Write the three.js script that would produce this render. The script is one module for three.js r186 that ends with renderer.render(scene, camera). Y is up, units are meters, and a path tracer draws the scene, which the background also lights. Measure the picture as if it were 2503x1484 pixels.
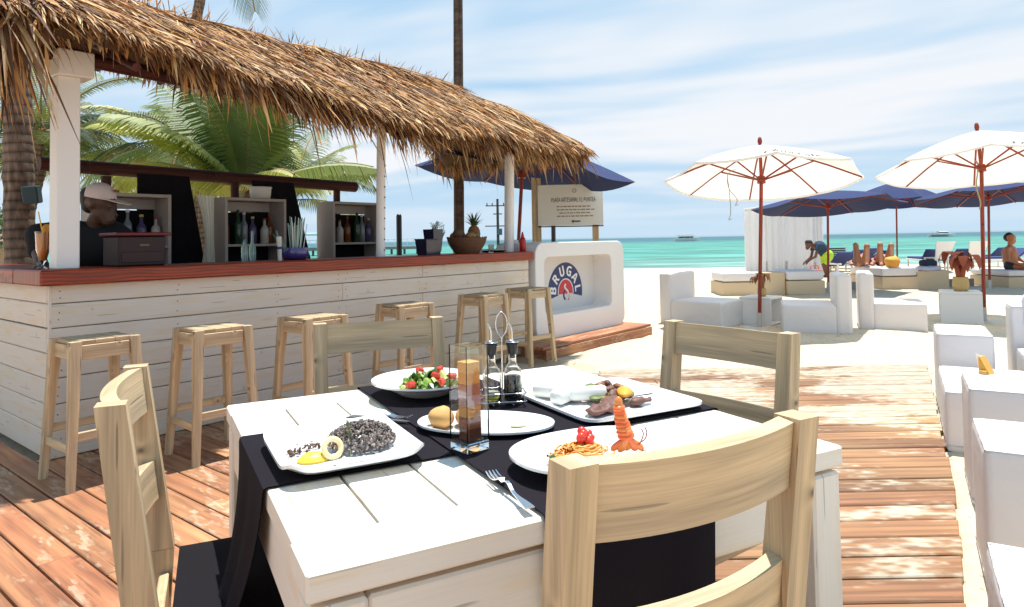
import * as THREE from 'three';
import { mergeGeometries, mergeVertices, toCreasedNormals } from 'three/addons/utils/BufferGeometryUtils.js';
import { MarchingCubes } from 'three/addons/objects/MarchingCubes.js';
import { FontLoader } from 'three/addons/loaders/FontLoader.js';
import { TextGeometry } from 'three/addons/geometries/TextGeometry.js';

// ------------------------------------------------------------------ camera, sky, sun, exposure
const scene = new THREE.Scene();
const R = THREE.MathUtils.degToRad;
const FH = 607, FW = 1024;
const camera = new THREE.PerspectiveCamera(2 * Math.atan(742 / 1656) * 180 / Math.PI, FW / FH, 0.05, 9000);
camera.position.set(0, 1.25, 0);
camera.rotation.set(R(2), 0, R(-1), 'YXZ');
camera.setViewOffset(FW, FH, 0, 87.1, FW, FH);
scene.add(camera);

const renderer = new THREE.WebGLRenderer({ antialias: true });
renderer.toneMapping = THREE.LinearToneMapping;
const EXPOSURE = 1.65;
renderer.toneMappingExposure = EXPOSURE;
renderer.shadowMap.enabled = true;

const sunDir = new THREE.Vector3(0.11, 1, -0.20).normalize();
const sun = new THREE.DirectionalLight(new THREE.Color(1, 0.955, 0.88), 4.3);
sun.position.copy(sunDir).multiplyScalar(40);
sun.castShadow = true; sun.shadow.radius = 1;
Object.assign(sun.shadow.camera, { left: -20, right: 20, top: 30, bottom: -20, near: 1, far: 120 });
sun.shadow.mapSize.set(4096, 4096);
scene.add(sun, sun.target);

// seeded random numbers and periodic noise
let seed = 12345;
const rnd = () => { seed = (seed * 1664525 + 1013904223) >>> 0; return seed / 4294967296; };
const rr = (a, b) => a + (b - a) * rnd();
const pick = (a) => a[Math.floor(rnd() * a.length) % a.length];
const clamp = (x, a = 0, b = 1) => Math.min(b, Math.max(a, x));
const sm = (a, b, x) => { const t = clamp((x - a) / (b - a)); return t * t * (3 - 2 * t); };
const mix = (a, b, t) => a + (b - a) * t;
const hash = (x, y, s = 0) => { let h = (x * 374761393 + y * 668265263 + s * 1274126177) | 0; h = Math.imul(h ^ (h >>> 13), 1274126177); return ((h ^ (h >>> 16)) >>> 0) / 4294967296; };
function vnoise(x, y, px, py, s = 0) {            // value noise, period px by py
  const xi = Math.floor(x), yi = Math.floor(y), fx = x - xi, fy = y - yi, m = (a, p) => ((a % p) + p) % p;
  const u = fx * fx * (3 - 2 * fx), v = fy * fy * (3 - 2 * fy);
  const a = hash(m(xi, px), m(yi, py), s), b = hash(m(xi + 1, px), m(yi, py), s), c = hash(m(xi, px), m(yi + 1, py), s), d = hash(m(xi + 1, px), m(yi + 1, py), s);
  return mix(mix(a, b, u), mix(c, d, u), v);
}
function fbm(x, y, px, py, oct = 4, s = 0) { let t = 0, a = 0.5, n = 0; for (let i = 0; i < oct; i++) { t += a * vnoise(x, y, px, py, s + i); n += a; x *= 2; y *= 2; px *= 2; py *= 2; a *= 0.5; } return t / n; }
const BIG = 1 << 20;

{ // the sky: pale tropical blue with thin streaky high cloud
  const W = 2048, H = 1024, d = new Float32Array(W * H * 4), L = (c) => Math.pow(c, 2.2) / EXPOSURE;
  for (let j = 0; j < H; j++) {
    const el = ((j + 0.5) / H - 0.5) * Math.PI, y = Math.sin(el), ch = Math.cos(el);
    for (let i = 0; i < W; i++) {
      const az = ((i + 0.5) / W - 0.5) * 2 * Math.PI, x = Math.cos(az) * ch, z = Math.sin(az) * ch;
      const e = Math.max(0, y), t = Math.pow(e, 0.55);
      let r = mix(0.785, 0.50, sm(0.0, 1.0, t)), g = mix(0.885, 0.745, sm(0.0, 1.0, t)), b = mix(0.965, 0.955, t);
      const k = 1 / (e + 0.10), px = x * k, pz = z * k;
      // streaks lie along one wind direction
      const a = px * 0.93 + pz * 0.36, c = -px * 0.36 + pz * 0.93;
      const warp = fbm(a * 0.35 + 40, c * 0.35 + 70, BIG, BIG, 3, 3) * 3.0;
      const band = fbm(a * 0.28 + 9.3 + warp * 0.25, c * 0.75 + 3.1 + warp, BIG, BIG, 5, 11);
      const fine = fbm(a * 0.9 + 5, c * 4.2 + warp * 2, BIG, BIG, 4, 29);
      let cl = sm(0.38, 0.71, band * 0.74 + fine * 0.30) * 0.94;
      cl *= sm(0.0, 0.10, e) * 0.85 + 0.15;
      r = mix(r, 0.975, cl); g = mix(g, 0.98, cl); b = mix(b, 0.995, cl);
      if (y < 0) { r = 0.62; g = 0.74; b = 0.78; }
      const o = (j * W + i) * 4;
      d[o] = L(r); d[o + 1] = L(g); d[o + 2] = L(b); d[o + 3] = 1;
    }
  }
  const t = new THREE.DataTexture(d, W, H, THREE.RGBAFormat, THREE.FloatType);
  t.mapping = THREE.EquirectangularReflectionMapping; t.minFilter = t.magFilter = THREE.LinearFilter; t.needsUpdate = true;
  scene.background = t; scene.environment = t;
}

// ------------------------------------------------------------------ naming
const used = {};
function numbered(n) { const k = used[n] = (used[n] ?? -1) + 1; return k ? `${n}_${String(k).padStart(3, '0')}` : n; }
function meta(o, label, category, group) { o.userData.label = label; o.userData.category = category; if (group) o.userData.group = group; return o; }
function thing(name, label, category, p = [0, 0, 0], turn = 0, group) {
  const o = new THREE.Group(); o.name = numbered(name); o.position.set(...p); o.rotation.y = turn; scene.add(o);
  return meta(o, label, category, group);
}
function part(parent, name, geo, mat) { const m = new THREE.Mesh(geo, mat); m.name = name; m.castShadow = m.receiveShadow = true; parent.add(m); return m; }
function single(name, geo, mat, label, category, p = [0, 0, 0], turn = 0, group) {
  const m = new THREE.Mesh(geo, mat); m.name = numbered(name); m.castShadow = m.receiveShadow = true; m.position.set(...p); m.rotation.y = turn; scene.add(m);
  return meta(m, label, category, group);
}
function structure(name, geo, mat) { const m = new THREE.Mesh(geo, mat); m.name = numbered(name); m.castShadow = m.receiveShadow = true; m.userData.kind = 'structure'; scene.add(m); return m; }
function again(src, label, p, turn = 0, group) {
  const c = src.clone(); c.name = numbered(src.name.replace(/_\d{3}$/, '')); c.userData = { ...src.userData }; c.position.set(...p); c.rotation.set(0, turn, 0); scene.add(c);
  if (label) c.userData.label = label; if (group) c.userData.group = group;
  return c;
}

// ------------------------------------------------------------------ shapes
const at = (g, x = 0, y = 0, z = 0, rx = 0, ry = 0, rz = 0) => { if (rz) g.rotateZ(rz); if (rx) g.rotateX(rx); if (ry) g.rotateY(ry); return g.translate(x, y, z); };
function fromTris(pos, uv) {
  const g = new THREE.BufferGeometry();
  g.setAttribute('position', new THREE.Float32BufferAttribute(pos, 3));
  g.setAttribute('uv', new THREE.Float32BufferAttribute(uv ?? new Array(pos.length / 3 * 2).fill(0), 2));
  g.computeVertexNormals(); return g;
}
function polyhedron(faces) {                                     // convex faces wound outward from the centre
  const c = [0, 0, 0]; let n = 0; for (const f of faces) for (const p of f) { c[0] += p[0]; c[1] += p[1]; c[2] += p[2]; n++; } c.forEach((v, i) => c[i] = v / n);
  const pos = [];
  for (let f of faces) {
    const [a, b, d] = f, e = [b[0] - a[0], b[1] - a[1], b[2] - a[2]], h = [d[0] - a[0], d[1] - a[1], d[2] - a[2]];
    const N = [e[1] * h[2] - e[2] * h[1], e[2] * h[0] - e[0] * h[2], e[0] * h[1] - e[1] * h[0]];
    if (N[0] * (a[0] - c[0]) + N[1] * (a[1] - c[1]) + N[2] * (a[2] - c[2]) < 0) f = [...f].reverse();
    for (let i = 1; i < f.length - 1; i++) pos.push(...f[0], ...f[i], ...f[i + 1]);
  }
  return fromTris(pos);
}
function chamfer(w, h, d, c = 0.004) {                            // box with bevelled edges: 44 triangles
  const e = [w / 2, h / 2, d / 2], v = (s, k) => s.map((x, i) => x * (e[i] - (i === k ? 0 : c))), F = [], S = [-1, 1];
  for (let k = 0; k < 3; k++) for (const s of S) {
    const i = (k + 1) % 3, j = (k + 2) % 3, q = (a, b) => { const t = [0, 0, 0]; t[k] = s; t[i] = a; t[j] = b; return v(t, k); };
    F.push([q(-1, -1), q(1, -1), q(1, 1), q(-1, 1)]);
  }
  for (let k = 0; k < 3; k++) { const i = (k + 1) % 3, j = (k + 2) % 3;
    for (const a of S) for (const b of S) { const t = (s) => { const o = [0, 0, 0]; o[i] = a; o[j] = b; o[k] = s; return o; }; F.push([v(t(-1), i), v(t(1), i), v(t(1), j), v(t(-1), j)]); } }
  for (const a of S) for (const b of S) for (const f of S) F.push([v([a, b, f], 0), v([a, b, f], 1), v([a, b, f], 2)]);
  return polyhedron(F);
}
function hexa(b, t) { return polyhedron([b, t, ...[0, 1, 2, 3].map((i) => [b[i], b[(i + 1) % 4], t[(i + 1) % 4], t[i]])]); }   // bottom and top quads
function slope(w0, d0, w1, d1, h, x0, z0, x1, z1, y0 = 0) {        // tapered leg between two rectangles
  const q = (w, d, x, y, z) => [[x - w / 2, y, z - d / 2], [x + w / 2, y, z - d / 2], [x + w / 2, y, z + d / 2], [x - w / 2, y, z + d / 2]];
  return hexa(q(w0, d0, x0, y0, z0), q(w1, d1, x1, y0 + h, z1));
}
function grain(g, axis = 0, ox = rr(0, 9), oy = rr(0, 9)) {       // uv in metres, u along the grain
  if (g.index) g = g.toNonIndexed();
  const p = g.attributes.position, uv = new Float32Array(p.count * 2), A = new THREE.Vector3(), B = new THREE.Vector3(), C = new THREE.Vector3();
  for (let i = 0; i < p.count; i += 3) {
    A.fromBufferAttribute(p, i); B.fromBufferAttribute(p, i + 1).sub(A); C.fromBufferAttribute(p, i + 2).sub(A); B.cross(C);
    const n = [Math.abs(B.x), Math.abs(B.y), Math.abs(B.z)]; let k = n[0] > n[1] ? (n[0] > n[2] ? 0 : 2) : (n[1] > n[2] ? 1 : 2);
    let a = axis, b = 3 - axis - k; if (k === axis) { a = (axis + 1) % 3; b = (axis + 2) % 3; }
    for (let j = i; j < i + 3; j++) { const c = [p.getX(j), p.getY(j), p.getZ(j)]; uv[2 * j] = (k === axis ? c[a] * 0.15 : c[a]) + ox; uv[2 * j + 1] = c[b] + oy + k * 0.37; }
  }
  g.setAttribute('uv', new THREE.BufferAttribute(uv, 2)); return g;
}
const strip = (g) => { if (g.index) g = g.toNonIndexed(); for (const k of Object.keys(g.attributes)) if (!['position', 'normal', 'uv', 'color'].includes(k)) g.deleteAttribute(k); return g; };
const merge = (a) => mergeGeometries(a.map(strip));
function board(w, h, d, c, axis, x = 0, y = 0, z = 0) { return grain(chamfer(w, h, d, c), axis).translate(x, y, z); }
const cyl = (r0, r1, h, n = 16, open = false) => new THREE.CylinderGeometry(r1, r0, h, n, 1, open).translate(0, h / 2, 0);   // r0 at the bottom
const ball = (r, a = 14, b = 10) => new THREE.SphereGeometry(r, a, b);
function tube(pts, r, n = 24, m = 8, closed = false) { return new THREE.TubeGeometry(new THREE.CatmullRomCurve3(pts.map((p) => new THREE.Vector3(...p)), closed), n, r, m, closed); }
const lathe = (pts, n = 24) => new THREE.LatheGeometry(pts.map((p) => new THREE.Vector2(...p)), n);
function rod(a, b, r0, r1 = r0, n = 8) {
  const A = new THREE.Vector3(...a), B = new THREE.Vector3(...b), d = B.clone().sub(A), L = d.length();
  const g = cyl(r0, r1, L, n); g.applyQuaternion(new THREE.Quaternion().setFromUnitVectors(new THREE.Vector3(0, 1, 0), d.normalize())); return g.translate(...a);
}
function bar4(a, b, w, t) {                                       // square bar from a to b
  const A = new THREE.Vector3(...a), B = new THREE.Vector3(...b), d = B.clone().sub(A), L = d.length();
  const g = new THREE.BoxGeometry(w, L, t).translate(0, L / 2, 0); g.applyQuaternion(new THREE.Quaternion().setFromUnitVectors(new THREE.Vector3(0, 1, 0), d.normalize())); return g.translate(...a);
}
function jitter(g, amt, f = 8, s = 1) {                           // lumpy surface
  g = mergeVertices(g); const p = g.attributes.position, n = g.attributes.normal;
  for (let i = 0; i < p.count; i++) { const x = p.getX(i), y = p.getY(i), z = p.getZ(i), k = (fbm(x * f + 50 + z * f * 0.7, y * f + 50 - z * f * 0.6, BIG, BIG, 3, s) - 0.5) * 2 * amt; p.setXYZ(i, x + n.getX(i) * k, y + n.getY(i) * k, z + n.getZ(i) * k); }
  g.computeVertexNormals(); return g;
}
// blends tapered capsules [ax,ay,az, bx,by,bz, ra, rb] into one skin
function blob(caps, k = 0.03, cell = 0.014) {
  let lo = [9e9, 9e9, 9e9], hi = [-9e9, -9e9, -9e9];
  for (const c of caps) for (let i = 0; i < 3; i++) { const r = Math.max(c[6], c[7]) + k; lo[i] = Math.min(lo[i], c[i] - r, c[i + 3] - r); hi[i] = Math.max(hi[i], c[i] + r, c[i + 3] + r); }
  const S = Math.max(hi[0] - lo[0], hi[1] - lo[1], hi[2] - lo[2]) * 1.1, N = Math.min(96, Math.max(20, Math.ceil(S / cell))), mid = lo.map((v, i) => (v + hi[i]) / 2);
  const mc = new MarchingCubes(N, new THREE.MeshStandardMaterial(), false, false, 120000); mc.isolation = 0;
  const half = N / 2;
  for (let z = 0; z < N; z++) for (let y = 0; y < N; y++) for (let x = 0; x < N; x++) {
    const P = [mid[0] + (x - half) / half * S / 2, mid[1] + (y - half) / half * S / 2, mid[2] + (z - half) / half * S / 2];
    let d = 9;
    for (const c of caps) {
      const dx = c[3] - c[0], dy = c[4] - c[1], dz = c[5] - c[2], l2 = dx * dx + dy * dy + dz * dz || 1e-9;
      const t = clamp(((P[0] - c[0]) * dx + (P[1] - c[1]) * dy + (P[2] - c[2]) * dz) / l2);
      const q = Math.hypot(P[0] - c[0] - dx * t, P[1] - c[1] - dy * t, P[2] - c[2] - dz * t) - mix(c[6], c[7], t);
      const h = clamp(0.5 + 0.5 * (d - q) / k); d = mix(d, q, h) - k * h * (1 - h);
    }
    mc.field[x + y * N + z * N * N] = -d;
  }
  mc.update();
  const g = new THREE.BufferGeometry(), n = mc.count, p = new Float32Array(n * 3);
  for (let i = 0; i < n * 3; i++) p[i] = mc.positionArray[i] * S / 2 + mid[i % 3];
  g.setAttribute('position', new THREE.BufferAttribute(p, 3));
  const w = mergeVertices(g, 1e-5); w.computeVertexNormals();
  w.setAttribute('uv', new THREE.BufferAttribute(new Float32Array(w.attributes.position.count * 2), 2)); return w;
}

// ------------------------------------------------------------------ textures and materials
function tex(w, h, fn, srgb = true, rep = [1, 1]) {
  const d = new Uint8Array(w * h * 4);
  for (let j = 0; j < h; j++) for (let i = 0; i < w; i++) { const c = fn(i / w, j / h), o = (j * w + i) * 4; if (typeof c === 'number') d[o] = d[o + 1] = d[o + 2] = clamp(c) * 255; else { d[o] = clamp(c[0]) * 255; d[o + 1] = clamp(c[1]) * 255; d[o + 2] = clamp(c[2]) * 255; } d[o + 3] = 255; }
  const t = new THREE.DataTexture(d, w, h); t.wrapS = t.wrapT = THREE.RepeatWrapping; t.magFilter = THREE.LinearFilter; t.minFilter = THREE.LinearMipmapLinearFilter; t.generateMipmaps = true;
  if (srgb) t.colorSpace = THREE.SRGBColorSpace; t.repeat.set(...rep); t.needsUpdate = true; return t;
}
const lin = (r, g, b) => new THREE.Color().setRGB(r, g, b);
const std = (o) => new THREE.MeshStandardMaterial({ roughness: 0.8, ...o });
const phy = (o) => new THREE.MeshPhysicalMaterial({ roughness: 0.8, ...o });
// wood: long fibres, growth rings that swirl round knots
function woodAt(u, v, knots, seedN, ringF = 14) {
  let w = v + (fbm(u * 2, v * 3, 2, 3, 3, seedN) - 0.5) * 0.22, kn = 0;
  for (const [ku, kv, kr] of knots) { let du = u - ku; du -= Math.round(du); let dv = v - kv; dv -= Math.round(dv); const q = Math.hypot(du * 2.2, dv) / kr; w += 0.10 * Math.exp(-q * q * 0.35) * Math.sign(dv || 1); kn = Math.max(kn, Math.exp(-q * q * 3.0)); }
  const ring = 0.5 + 0.5 * Math.sin(w * ringF * 6.283);
  const fib = 0.55 * fbm(u * 6, v * 90, 6, 90, 3, seedN + 5) + 0.45 * fbm(u * 12, v * 230, 12, 230, 2, seedN + 6), blot = fbm(u * 4, v * 6, 4, 6, 3, seedN + 9);
  const crack = sm(0.80, 0.86, fbm(u * 5, v * 64, 5, 64, 2, seedN + 14));
  return { ring, fib, blot, kn, crack };
}
const K1 = [[0.27, 0.31, 0.036], [0.78, 0.72, 0.03], [0.55, 0.1, 0.022], [0.08, 0.85, 0.028], [0.45, 0.55, 0.02]];
const pineMap = tex(1024, 512, (u, v) => { const w = woodAt(u, v, K1, 100, 9), s = 0.80 + 0.12 * w.ring * (0.4 + w.blot) + 0.26 * (w.fib - 0.5) - 0.36 * w.kn - 0.20 * w.crack; return [s * (0.935 + 0.04 * w.blot), s * (0.835 + 0.02 * w.blot), s * (0.69 - 0.03 * w.blot)]; }, true, [0.8, 1.6]);
const washMap = tex(1024, 512, (u, v) => { const w = woodAt(u, v, K1, 200, 8), wear = sm(0.50, 0.74, fbm(u * 5, v * 22, 5, 22, 4, 77)) * 0.5; const s = 0.965 - 0.05 * (1 - w.fib) - 0.22 * w.crack - 0.10 * w.kn; return [s, s * (0.968 - 0.05 * wear), s * (0.915 - 0.13 * wear)]; }, true, [0.8, 1.6]);
const deckMap = tex(1024, 512, (u, v) => {
  const w = woodAt(u, v, [[0.2, 0.2, 0.03], [0.66, 0.8, 0.025]], 300, 12), bl = fbm(u * 3, v * 5, 3, 5, 4, 31), s = 0.60 + 0.24 * w.fib + 0.10 * w.ring + 0.34 * (bl - 0.5) - 0.22 * w.kn - 0.2 * w.crack;
  const dust = sm(0.52, 0.70, fbm(u * 6, v * 9, 6, 9, 5, 61)) * sm(0.40, 0.62, fbm(u * 40, v * 60, 40, 60, 2, 66)) * 0.6, g = 0.5 * bl;
  return [mix(s * 1.03, 0.95, dust), mix(s * (0.63 + g * 0.24), 0.87, dust), mix(s * (0.45 + g * 0.16), 0.79, dust)];
}, true, [0.55, 1.3]);
const redMap = tex(1024, 512, (u, v) => { const w = woodAt(u, v, [[0.35, 0.4, 0.07], [0.8, 0.7, 0.05]], 400, 16), s = 0.42 + 0.22 * w.ring * (0.3 + w.blot) + 0.25 * (w.fib - 0.4) - 0.25 * w.kn; return [s * 1.04, s * 0.42, s * 0.21]; }, true, [0.9, 2.2]);
const fiberBump = tex(1024, 512, (u, v) => { const w = woodAt(u, v, K1, 100, 9); return 0.5 + 0.5 * (w.fib - 0.5) - 0.5 * w.crack; }, false, [0.8, 1.6]);
const clothMap = tex(256, 256, (u, v) => { const s = 0.5 + 0.25 * Math.sin(u * 6.283 * 64) * Math.sin(v * 6.283 * 64) + 0.4 * (fbm(u * 16, v * 16, 16, 16, 3, 8) - 0.5); return s; }, false, [5, 5]);
const woolMap = tex(512, 512, (u, v) => 0.5 + 0.9 * (fbm(u * 5, v * 5, 5, 5, 5, 17) - 0.5), false, [1.2, 1.2]);
const sandMap = tex(1024, 1024, (u, v) => { const a = fbm(u * 6, v * 6, 6, 6, 5, 41), b = hash(Math.floor(u * 1024), Math.floor(v * 1024), 5), c = sm(0.74, 0.8, fbm(u * 60, v * 60, 60, 60, 2, 44)); const s = 0.86 + 0.12 * (a - 0.5) + 0.05 * (b - 0.5) - 0.16 * c; return [s, s * (0.925 - 0.02 * a), s * (0.80 - 0.05 * a)]; }, true, [0.4, 0.4]);
const sandBump = tex(1024, 1024, (u, v) => { const a = fbm(u * 14, v * 14, 14, 14, 5, 51), b = hash(Math.floor(u * 1024), Math.floor(v * 1024), 6); return a * 0.9 + 0.1 * b; }, false, [0.4, 0.4]);
const barkMap = tex(512, 1024, (u, v) => { const ring = Math.pow(Math.abs(Math.sin((v * 11 + 0.25 * fbm(u * 4, v * 12, 4, 12, 3, 90)) * Math.PI)), 0.5), f = fbm(u * 24, v * 10, 24, 10, 4, 91), s = 0.25 + 0.22 * ring + 0.35 * (f - 0.4); return [s * 1.08, s * 0.92, s * 0.80]; }, true, [1, 1]);
const barkBump = tex(512, 1024, (u, v) => { const ring = Math.pow(Math.abs(Math.sin((v * 11 + 0.25 * fbm(u * 4, v * 12, 4, 12, 3, 90)) * Math.PI)), 0.4), f = fbm(u * 24, v * 10, 24, 10, 4, 91); return ring * 0.6 + f * 0.4; }, false, [1, 1]);

const M = {
  pine: std({ map: pineMap, color: lin(0.84, 0.81, 0.78), bumpMap: fiberBump, bumpScale: 0.0012, roughness: 0.62 }),
  pineB: std({ map: pineMap, color: lin(0.88, 0.85, 0.82), bumpMap: fiberBump, bumpScale: 0.0012, roughness: 0.66 }),
  pineGrey: std({ map: pineMap, color: lin(0.76, 0.72, 0.70), bumpMap: fiberBump, bumpScale: 0.0014, roughness: 0.75 }),
  wash: std({ map: washMap, color: lin(0.86, 0.86, 0.86), bumpMap: fiberBump, bumpScale: 0.0012, roughness: 0.6 }),
  washB: std({ map: washMap, color: lin(0.83, 0.79, 0.75), bumpMap: fiberBump, bumpScale: 0.0016, roughness: 0.66 }),
  washC: std({ map: washMap, color: lin(0.86, 0.81, 0.765), bumpMap: fiberBump, bumpScale: 0.0016, roughness: 0.66 }),
  deck: [1, 0.88, 1.06, 0.94].map((k, i) => std({ map: deckMap, color: lin(0.62 * k, (0.59 + 0.03 * i) * k, (0.55 + 0.03 * i) * k), bumpMap: fiberBump, bumpScale: 0.0025, roughness: 0.62 })),
  red: std({ map: redMap, color: lin(1.0, 0.86, 0.70), bumpMap: fiberBump, bumpScale: 0.001, roughness: 0.42 }),
  log: std({ map: redMap, color: lin(0.20, 0.17, 0.16), bumpMap: fiberBump, bumpScale: 0.003, roughness: 0.7 }),
  darkPole: std({ map: barkMap, color: lin(0.40, 0.33, 0.30), bumpMap: fiberBump, bumpScale: 0.003, roughness: 0.8 }),
  teak: std({ map: redMap, color: lin(0.95, 0.72, 0.62), roughness: 0.5 }),
  white: std({ color: lin(0.72, 0.685, 0.67), bumpMap: woolMap, bumpScale: 0.014, roughness: 0.55 }),
  whitePaint: std({ color: lin(0.80, 0.775, 0.74), bumpMap: woolMap, bumpScale: 0.002, roughness: 0.6 }),
  pillow: std({ color: lin(0.72, 0.75, 0.80), bumpMap: woolMap, bumpScale: 0.02, roughness: 0.9 }),
  beige: std({ map: washMap, color: lin(0.70, 0.62, 0.50), roughness: 0.8 }),
  black: phy({ specularIntensity: 0.25, color: lin(0.010, 0.009, 0.012), bumpMap: clothMap, bumpScale: 0.0008, roughness: 0.85 }),
  blackCloth: phy({ specularIntensity: 0.25, color: lin(0.014, 0.0115, 0.016), bumpMap: clothMap, bumpScale: 0.0005, roughness: 0.92 }),
  blackPlastic: std({ color: lin(0.01, 0.01, 0.011), roughness: 0.35 }),
  navy: std({ color: lin(0.035, 0.05, 0.17), bumpMap: woolMap, bumpScale: 0.004, roughness: 0.85 }),
  navyThin: std({ color: lin(0.018, 0.031, 0.105), bumpMap: woolMap, bumpScale: 0.01, roughness: 0.95 }),
  canvas: phy({ color: lin(0.82, 0.79, 0.72), roughness: 0.95, transmission: 0.45, thickness: 0, bumpMap: woolMap, bumpScale: 0.01 }),
  sheer: phy({ color: lin(0.84, 0.84, 0.86), roughness: 0.95, transmission: 0.35, thickness: 0 }),
  porcelain: phy({ color: lin(0.84, 0.84, 0.84), roughness: 0.12, clearcoat: 0.6, clearcoatRoughness: 0.08 }),
  steel: std({ color: lin(0.66, 0.66, 0.68), metalness: 1, roughness: 0.22 }),
  glass: phy({ color: lin(0.97, 0.99, 0.98), roughness: 0.0, transmission: 1, thickness: 0.02, ior: 1.5, attenuationColor: lin(0.8, 0.92, 0.9), attenuationDistance: 0.4 }),
  pane: phy({ color: lin(0.97, 0.99, 0.98), roughness: 0.0, transmission: 1, thickness: 0, ior: 1.5 }),
  skinDark: std({ color: lin(0.075, 0.035, 0.02), roughness: 0.55 }),
  skin: std({ color: lin(0.44, 0.20, 0.11), roughness: 0.55 }),
  skinTan: std({ color: lin(0.40, 0.15, 0.07), roughness: 0.55 }),
  hair: std({ color: lin(0.012, 0.009, 0.008), roughness: 0.6 }),
  sand: std({ map: sandMap, bumpMap: sandBump, bumpScale: 0.03, roughness: 0.95, color: lin(0.90, 0.90, 0.93) }),
  bark: std({ map: barkMap, color: lin(0.74, 0.68, 0.64), bumpMap: barkBump, bumpScale: 0.02, roughness: 0.95 }),
};
const plain = (r, g, b, roughness = 0.7, more = {}) => std({ color: lin(r, g, b), roughness, ...more });

// ------------------------------------------------------------------ where things are (metres)
const TH = 0.8827, BO = [-2.75, -4.02];                            // the bar: its corner and its turn; x runs along its front, z out from it
const bw = (x, y, z) => [BO[0] + Math.cos(TH) * x + Math.sin(TH) * z, y, BO[1] - Math.sin(TH) * x + Math.cos(TH) * z];
const TA = R(28), TO = [-0.064, -1.879], TT = 0.75;                // the dining table
const tw = (x, y, z) => [TO[0] + Math.cos(TA) * x + Math.sin(TA) * z, y, TO[1] - Math.sin(TA) * x + Math.cos(TA) * z];

// the deck meets the sand along this line on its seaward side
const EDGE = [[1.05, -1.55], [1.477, -2.316], [2.10, -3.32], [3.81, -6.31]];
function edgeX(z) { for (let i = 0; i < EDGE.length - 1; i++) if (z >= EDGE[i + 1][1] || i === EDGE.length - 2) { const [a, b] = [EDGE[i], EDGE[i + 1]]; return a[0] + (b[0] - a[0]) * (z - a[1]) / (b[1] - a[1]); } }
const FARZ = -6.55;
function sandH(x, z) {
  const inDeck = (x < edgeX(Math.max(z, FARZ)) && z > FARZ) ? 1 : 0;
  const lx = (x - BO[0]) * Math.cos(TH) - (z - BO[1]) * Math.sin(TH), lz = (x - BO[0]) * Math.sin(TH) + (z - BO[1]) * Math.cos(TH);
  const d = inDeck ? -0.07 : lx < 4.4 && lz < 1.0 ? -0.07 : -0.022;
  const n = (fbm(x * 0.9 + 300, z * 0.9 + 300, BIG, BIG, 4, 7) - 0.5) * 0.05 + (fbm(x * 4 + 300, z * 4 + 300, BIG, BIG, 3, 9) - 0.5) * 0.026;
  return d + (inDeck ? 0 : n) - 0.45 * sm(-27, -36, z);
}

// ------------------------------------------------------------------ ground, sea
{
  const line = (a, b, n) => Array.from({ length: n }, (_, i) => mix(a, b, i / n));
  const xs = [...line(-400, -40, 12), ...line(-40, -6, 24), ...line(-6, 14, 330), ...line(14, 60, 50), ...line(60, 500, 14), 500];
  const zs = [...line(40, 2, 8), ...line(2, -12, 270), ...line(-12, -36, 110), -60];
  const pos = [], uv = [], idx = [];
  zs.forEach((z) => xs.forEach((x) => { pos.push(x, sandH(x, z), z); uv.push(x, z); }));
  for (let j = 0; j < zs.length - 1; j++) for (let i = 0; i < xs.length - 1; i++) { const a = j * xs.length + i, b = a + 1, c = a + xs.length, d = c + 1; idx.push(a, b, c, b, d, c); }
  const g = new THREE.BufferGeometry(); g.setAttribute('position', new THREE.Float32BufferAttribute(pos, 3)); g.setAttribute('uv', new THREE.Float32BufferAttribute(uv, 2)); g.setIndex(idx); g.computeVertexNormals();
  structure('sand_beach', g, M.sand);
}
{ // the sea: pale over the shallows, turquoise, then deep water far out
  const zs = [], xs = []; for (let i = 0; i <= 60; i++) zs.push(-28 - Math.pow(i / 60, 4) * 5500); for (let i = -60; i <= 60; i++) xs.push(Math.sign(i) * Math.pow(Math.abs(i) / 60, 2.2) * 6000);
  const pos = [], uv = [], col = [], idx = [];
  zs.forEach((z) => xs.forEach((x) => {
    pos.push(x, -0.15, z); uv.push(x, z);
    const d = -z - 30, patch = (fbm(x * 0.012 + 90, z * 0.02 + 90, BIG, BIG, 3, 5) - 0.5), t = sm(0, 26, d + patch * 10), q = sm(90, 260, d + patch * 70);
    col.push(mix(mix(0.27, 0.11, t), 0.06, q), mix(mix(0.42, 0.345, t), 0.17, q), mix(mix(0.36, 0.275, t), 0.205, q));
  }));
  for (let j = 0; j < zs.length - 1; j++) for (let i = 0; i < xs.length - 1; i++) { const a = j * xs.length + i, b = a + 1, c = a + xs.length, d = c + 1; idx.push(a, b, c, b, d, c); }
  const g = new THREE.BufferGeometry(); g.setAttribute('position', new THREE.Float32BufferAttribute(pos, 3)); g.setAttribute('uv', new THREE.Float32BufferAttribute(uv, 2)); g.setAttribute('color', new THREE.Float32BufferAttribute(col, 3)); g.setIndex(idx); g.computeVertexNormals();
  const wave = tex(1024, 1024, (u, v) => fbm(u * 10, v * 30, 10, 30, 5, 71), false, [0.03, 0.03]);
  const tint = tex(1024, 1024, (u, v) => { const a = fbm(u * 8, v * 36, 8, 36, 6, 73), s = 0.80 + 0.75 * (a - 0.42); return [s * 0.92, s, s]; }, true, [0.025, 0.025]);
  structure('sea', g, phy({ map: tint, vertexColors: true, bumpMap: wave, bumpScale: 0.35, roughness: 0.5, specularIntensity: 0.35 }));
}

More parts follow.
